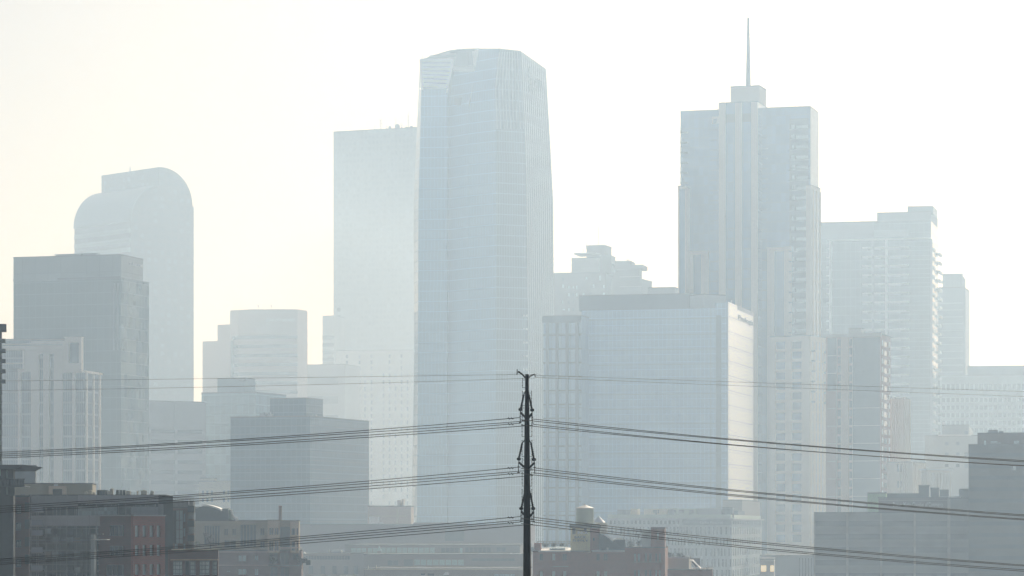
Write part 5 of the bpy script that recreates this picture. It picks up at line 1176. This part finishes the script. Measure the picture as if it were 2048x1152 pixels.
# mast with a thin horizontal canopy in front of the loft building
def mast():
    d = 229; t = thing('canopy_mast', 'pale square mast carrying a thin horizontal white canopy, in front of the loft building', 'mast', tuple(Vector((px(185, 0, d).x, d, 0))))
    mb = MB(); a = px(181, 0, d); c = px(189.5, 0, d); mb.box((a.x, d, -.1), (c.x, d + .4, px(0, 1068, d).z)); mb.build('post', plain('mast_grey', (.45, .50, .50), .6, .1), t)
    mb = MB(); mb.box(px(176, 1069, d - .2), px(208, 1067, d + .6)); mb.build('top_plate', duct_m, t)
    mb = MB(); mb.box(px(181.5, 1080, d - .3), px(220, 1078.4, d + 1.5)); mb.build('canopy', white_m, t); mb = MB(); mb.box(px(90, 1080.8, d - .1), px(181, 1079.6, d + .1)); mb.build('tie_rail', plain('rail_slate', (.20, .23, .27), .5), t)
mast()

# brick block at the left edge
def left_brick():
    b = Bld('brick_building', 'shaded brick block with narrow paired windows at the bottom left corner')
    d = 226; L, Rr = b.box(-60, 58, 58.8, 994, d, -8, BRD)
    cols = [(12, 23), (32, 43)]; rows = [(1010, 1028), (1045, 1061), (1080, 1095), (1118, 1134)]
    b.skin(L, -60, 58.5, 994, 1165, cols, rows, .25, BRD)
    framed(b, L, [c + r for r in rows for c in cols], pane, duct_m, bars=2, fw=.6)
    for (xa, xb_, ya, yb) in [c + r for r in rows for c in cols]:
        mb = MB()
        for k in range(3): x = xa + 2 + k * 2.9; L.box(mb, x, x + .9 + .5 * random.random(), ya + 1.5 + 2 * random.random(), yb - 2, .06, .09)
        b.part(mb, 'blind', pane_pale)
    mb = MB(); L.box(mb, -60, 60, 990.5, 994, -.3, .4); b.part(mb, 'parapet', plain('parapet_brown', (.08, .07, .065), .8))
    dk = plain('dark_balcony_recess', (.035, .05, .05), .5)
    for y in (1008, 1042, 1077, 1112): 
        mb = MB(); L.box(mb, 50, 60, y - 3, y + 16, .26, .9); b.part(mb, 'balcony', dk); mb = MB(); L.box(mb, -8, 9, y - 3, y + 18, .26, 1.0); b.part(mb, 'balcony', dk)
    for x in (42, 47, 60): mb = MB(); L.box(mb, x, x + 3, 988, 991, -.4, .1); b.part(mb, 'vent', duct_m)
left_brick()
def slant():
    b = Bld('penthouse', 'dark penthouse with a wide slanted overhanging roof and a railed balcony at the left edge', 'penthouse')
    d = 218; dm = plain('charcoal_metal', (.015, .02, .023), .6, .1, .2, .5)
    L, Rr = b.box(-60, 27, 30, 938, d + 1, -7, dm, roof=None)
    mb = MB(); mb.extrude([px(-60, 929, d), px(47, 929.5, d), px(32, 937.5, d), px(-60, 939, d)], Vector((0, 9, 0))); b.part(mb, 'roof', dm)
    mb = MB(); z0, z1 = px(0, 971, d).z, px(0, 958.5, d).z
    for x in rg(6, 50, 5.2): mb.tube([(px(x, 0, d).x, d, z0), (px(x, 0, d).x, d, z1)], .03, 4)
    mb.tube([(px(0, 0, d).x, d, z1), (px(49.5, 0, d).x, d, z1)], .045, 5); mb.box((px(-5, 0, d).x, d - .1, z0 - .08), (px(49.5, 0, d).x, d + 2.2, z0)); b.part(mb, 'balcony', dm)
    mb = MB(); mb.box((px(20, 0, d).x, d + .05, z0), (px(48.5, 0, d).x, d + .08, z1 - .05)); b.part(mb, 'balcony_glass', plain('smoked_glass', (.07, .09, .10), .15))
    framed(b, L, [(12, 16.5, 939, 957), (12, 16.5, 973, 990), (-4, 2, 938, 952)], plain('greenish_pane', (.20, .27, .24), .2), dm, bars=0, fw=.5); mb = MB(); L.box(mb, 19, 29, 973, 992, .02, .06); b.part(mb, 'door', plain('dark_green_door', (.03, .05, .045), .5))
slant()
def edge_tower():
    b = Bld('balcony_tower', 'dark tower cut by the left edge with small slab balconies one above another')
    d = 272; m = plain('edge_dark_concrete', (.045, .055, .06), .8, 0, .15, .5); m2 = plain('edge_slab', (.09, .105, .11), .7)
    L, Rr = b.box(-90, 3, 4, 652, d, -9, m)
    mb = MB(); L.box(mb, -90, 12.8, 649.5, 663, -1, 1.2); b.part(mb, 'top_slab', m)
    for i, y in enumerate(rg(677, 990, 20.3)):
        mb = MB(); L.box(mb, -6, 11.5 if i < 5 else 4.5, y + 2, y + 9, .1, 1.4); b.part(mb, 'balcony', m2 if i else plain('edge_pale', (.3, .33, .32), .6))
edge_tower()

# ---- roof plants: leafy shrubs made of many small leaves
def shrub(name, label, cat, x, ytop, ybot, wpx, d, col, n, seed, group=None):
    rnd = random.Random(seed); s = d / F; c = px(x, ybot, d); hgt = (ybot - ytop) * s; rad = wpx * s / 2
    t = thing(name, label, cat, tuple(c), group)
    mb = MB(); mb.tube([c, c + Vector((0, 0, hgt * .55))], .05 * hgt / 2, 6, .02)
    for k in range(5): a = k * 1.26; mb.tube([c + Vector((0, 0, hgt * .3)), c + Vector((math.cos(a) * rad * .5, math.sin(a) * rad * .5, hgt * .75))], .025 * hgt / 2, 5, .008)
    mb.build('trunk', plain('bark', (.07, .055, .045), .9), t)
    mb = MB(); blobs = [(Vector((rnd.uniform(-.6, .6) * rad, rnd.uniform(-.6, .6) * rad, hgt * rnd.uniform(.35, .85))), rnd.uniform(.3, .5) * rad) for _ in range(9)]
    for k in range(n):
        bc, br = rnd.choice(blobs); v = Vector((rnd.gauss(0, 1), rnd.gauss(0, 1), rnd.gauss(0, .9))).normalized() * br * rnd.uniform(.5, 1.1)
        p = c + bc + v; q = rnd.uniform(.04, .08) * max(1, d / 300) * .9; a = Vector((rnd.gauss(0, 1), rnd.gauss(0, 1), rnd.gauss(0, 1))).normalized() * q; e = a.cross(Vector((rnd.gauss(0, 1), rnd.gauss(0, 1), rnd.gauss(0, 1)))).normalized() * q * .6
        b0 = len(mb.v); mb.v += [p - a, p + e, p + a, p - e]; mb.f.append([b0, b0 + 1, b0 + 2, b0 + 3])
    mb.build('crown', plain('leaf_' + cat + str(seed), col, .7, 0, .35, 3, False), t)
shrub('small_tree', 'dark purple-leaved roof tree in front of the beige condominium block', 'tree', 421, 1062, 1098, 30, 386, (.05, .035, .045), 900, 1)
shrub('shrub', 'yellow-green shrub on the roof edge beside the purple roof tree', 'shrub', 394, 1078, 1098, 15, 386, (.16, .17, .05), 400, 2)
shrub('small_tree', 'dark green tree on the condominium balcony, left of two', 'tree', 547, 1114, 1134, 20, 392, (.03, .05, .05), 500, 3)
shrub('small_tree', 'dark blue-green tree at the right corner of the condominium', 'tree', 604, 1112, 1138, 26, 392, (.03, .045, .05), 700, 4)
for i, (x, lb) in enumerate(((1090, 'left roof shrub behind the white skylight of the warehouse'), (1108, 'second roof shrub from the left behind the warehouse skylight'), (1126, 'roof shrub behind the skylight, nearest the cream penthouse'))):
    shrub('shrub', lb, 'shrub', x, 1086, 1096, 16, 436, (.05, .07, .055), 260, 10 + i, 'shrubs on the warehouse roof')
shrub('shrub', 'dark shrub behind the railing on the right wing of the warehouse', 'shrub', 1262, 1083, 1096, 18, 432, (.05, .07, .06), 260, 21)
shrub('shrub', 'dark shrub behind the railing beside the pale panel of the warehouse', 'shrub', 1277, 1081, 1096, 14, 432, (.045, .065, .06), 220, 22)
shrub('shrub', 'dark shrub on the beige building roof next to the warehouse stair tower', 'shrub', 1342, 1104, 1116, 18, 457, (.04, .06, .06), 300, 31)
shrub('shrub', 'dark shrub on the beige building roof, further right', 'shrub', 1361, 1105, 1116, 18, 457, (.04, .06, .06), 300, 32)

# ------------------------------------------------------------------ haze: one closed box round camera and scene
mb = MB(); mb.box((-3500, -1000, -1.2), (3500, 6500, 236)); hz = mb.build('haze', bpy.data.materials.new('haze_air'))
hz['kind'] = 'stuff'; hm = hz.data.materials[0]; hm.use_nodes = True; t = hm.node_tree
for n in list(t.nodes):
    if n.type == 'BSDF_PRINCIPLED': t.nodes.remove(n)
pv = t.nodes.new('ShaderNodeVolumePrincipled'); out = [n for n in t.nodes if n.type == 'OUTPUT_MATERIAL'][0]
pv.inputs['Color'].default_value = (*HAZE['color'], 1); pv.inputs['Absorption Color'].default_value = (1, 1, 1, 1); pv.inputs['Density'].default_value = HAZE['density']; pv.inputs['Anisotropy'].default_value = HAZE['g']
t.links.new(pv.outputs[0], out.inputs['Volume'])

for o in bpy.data.objects:
    for k in ('_w', '_t'):
        if k in o.keys(): del o[k]
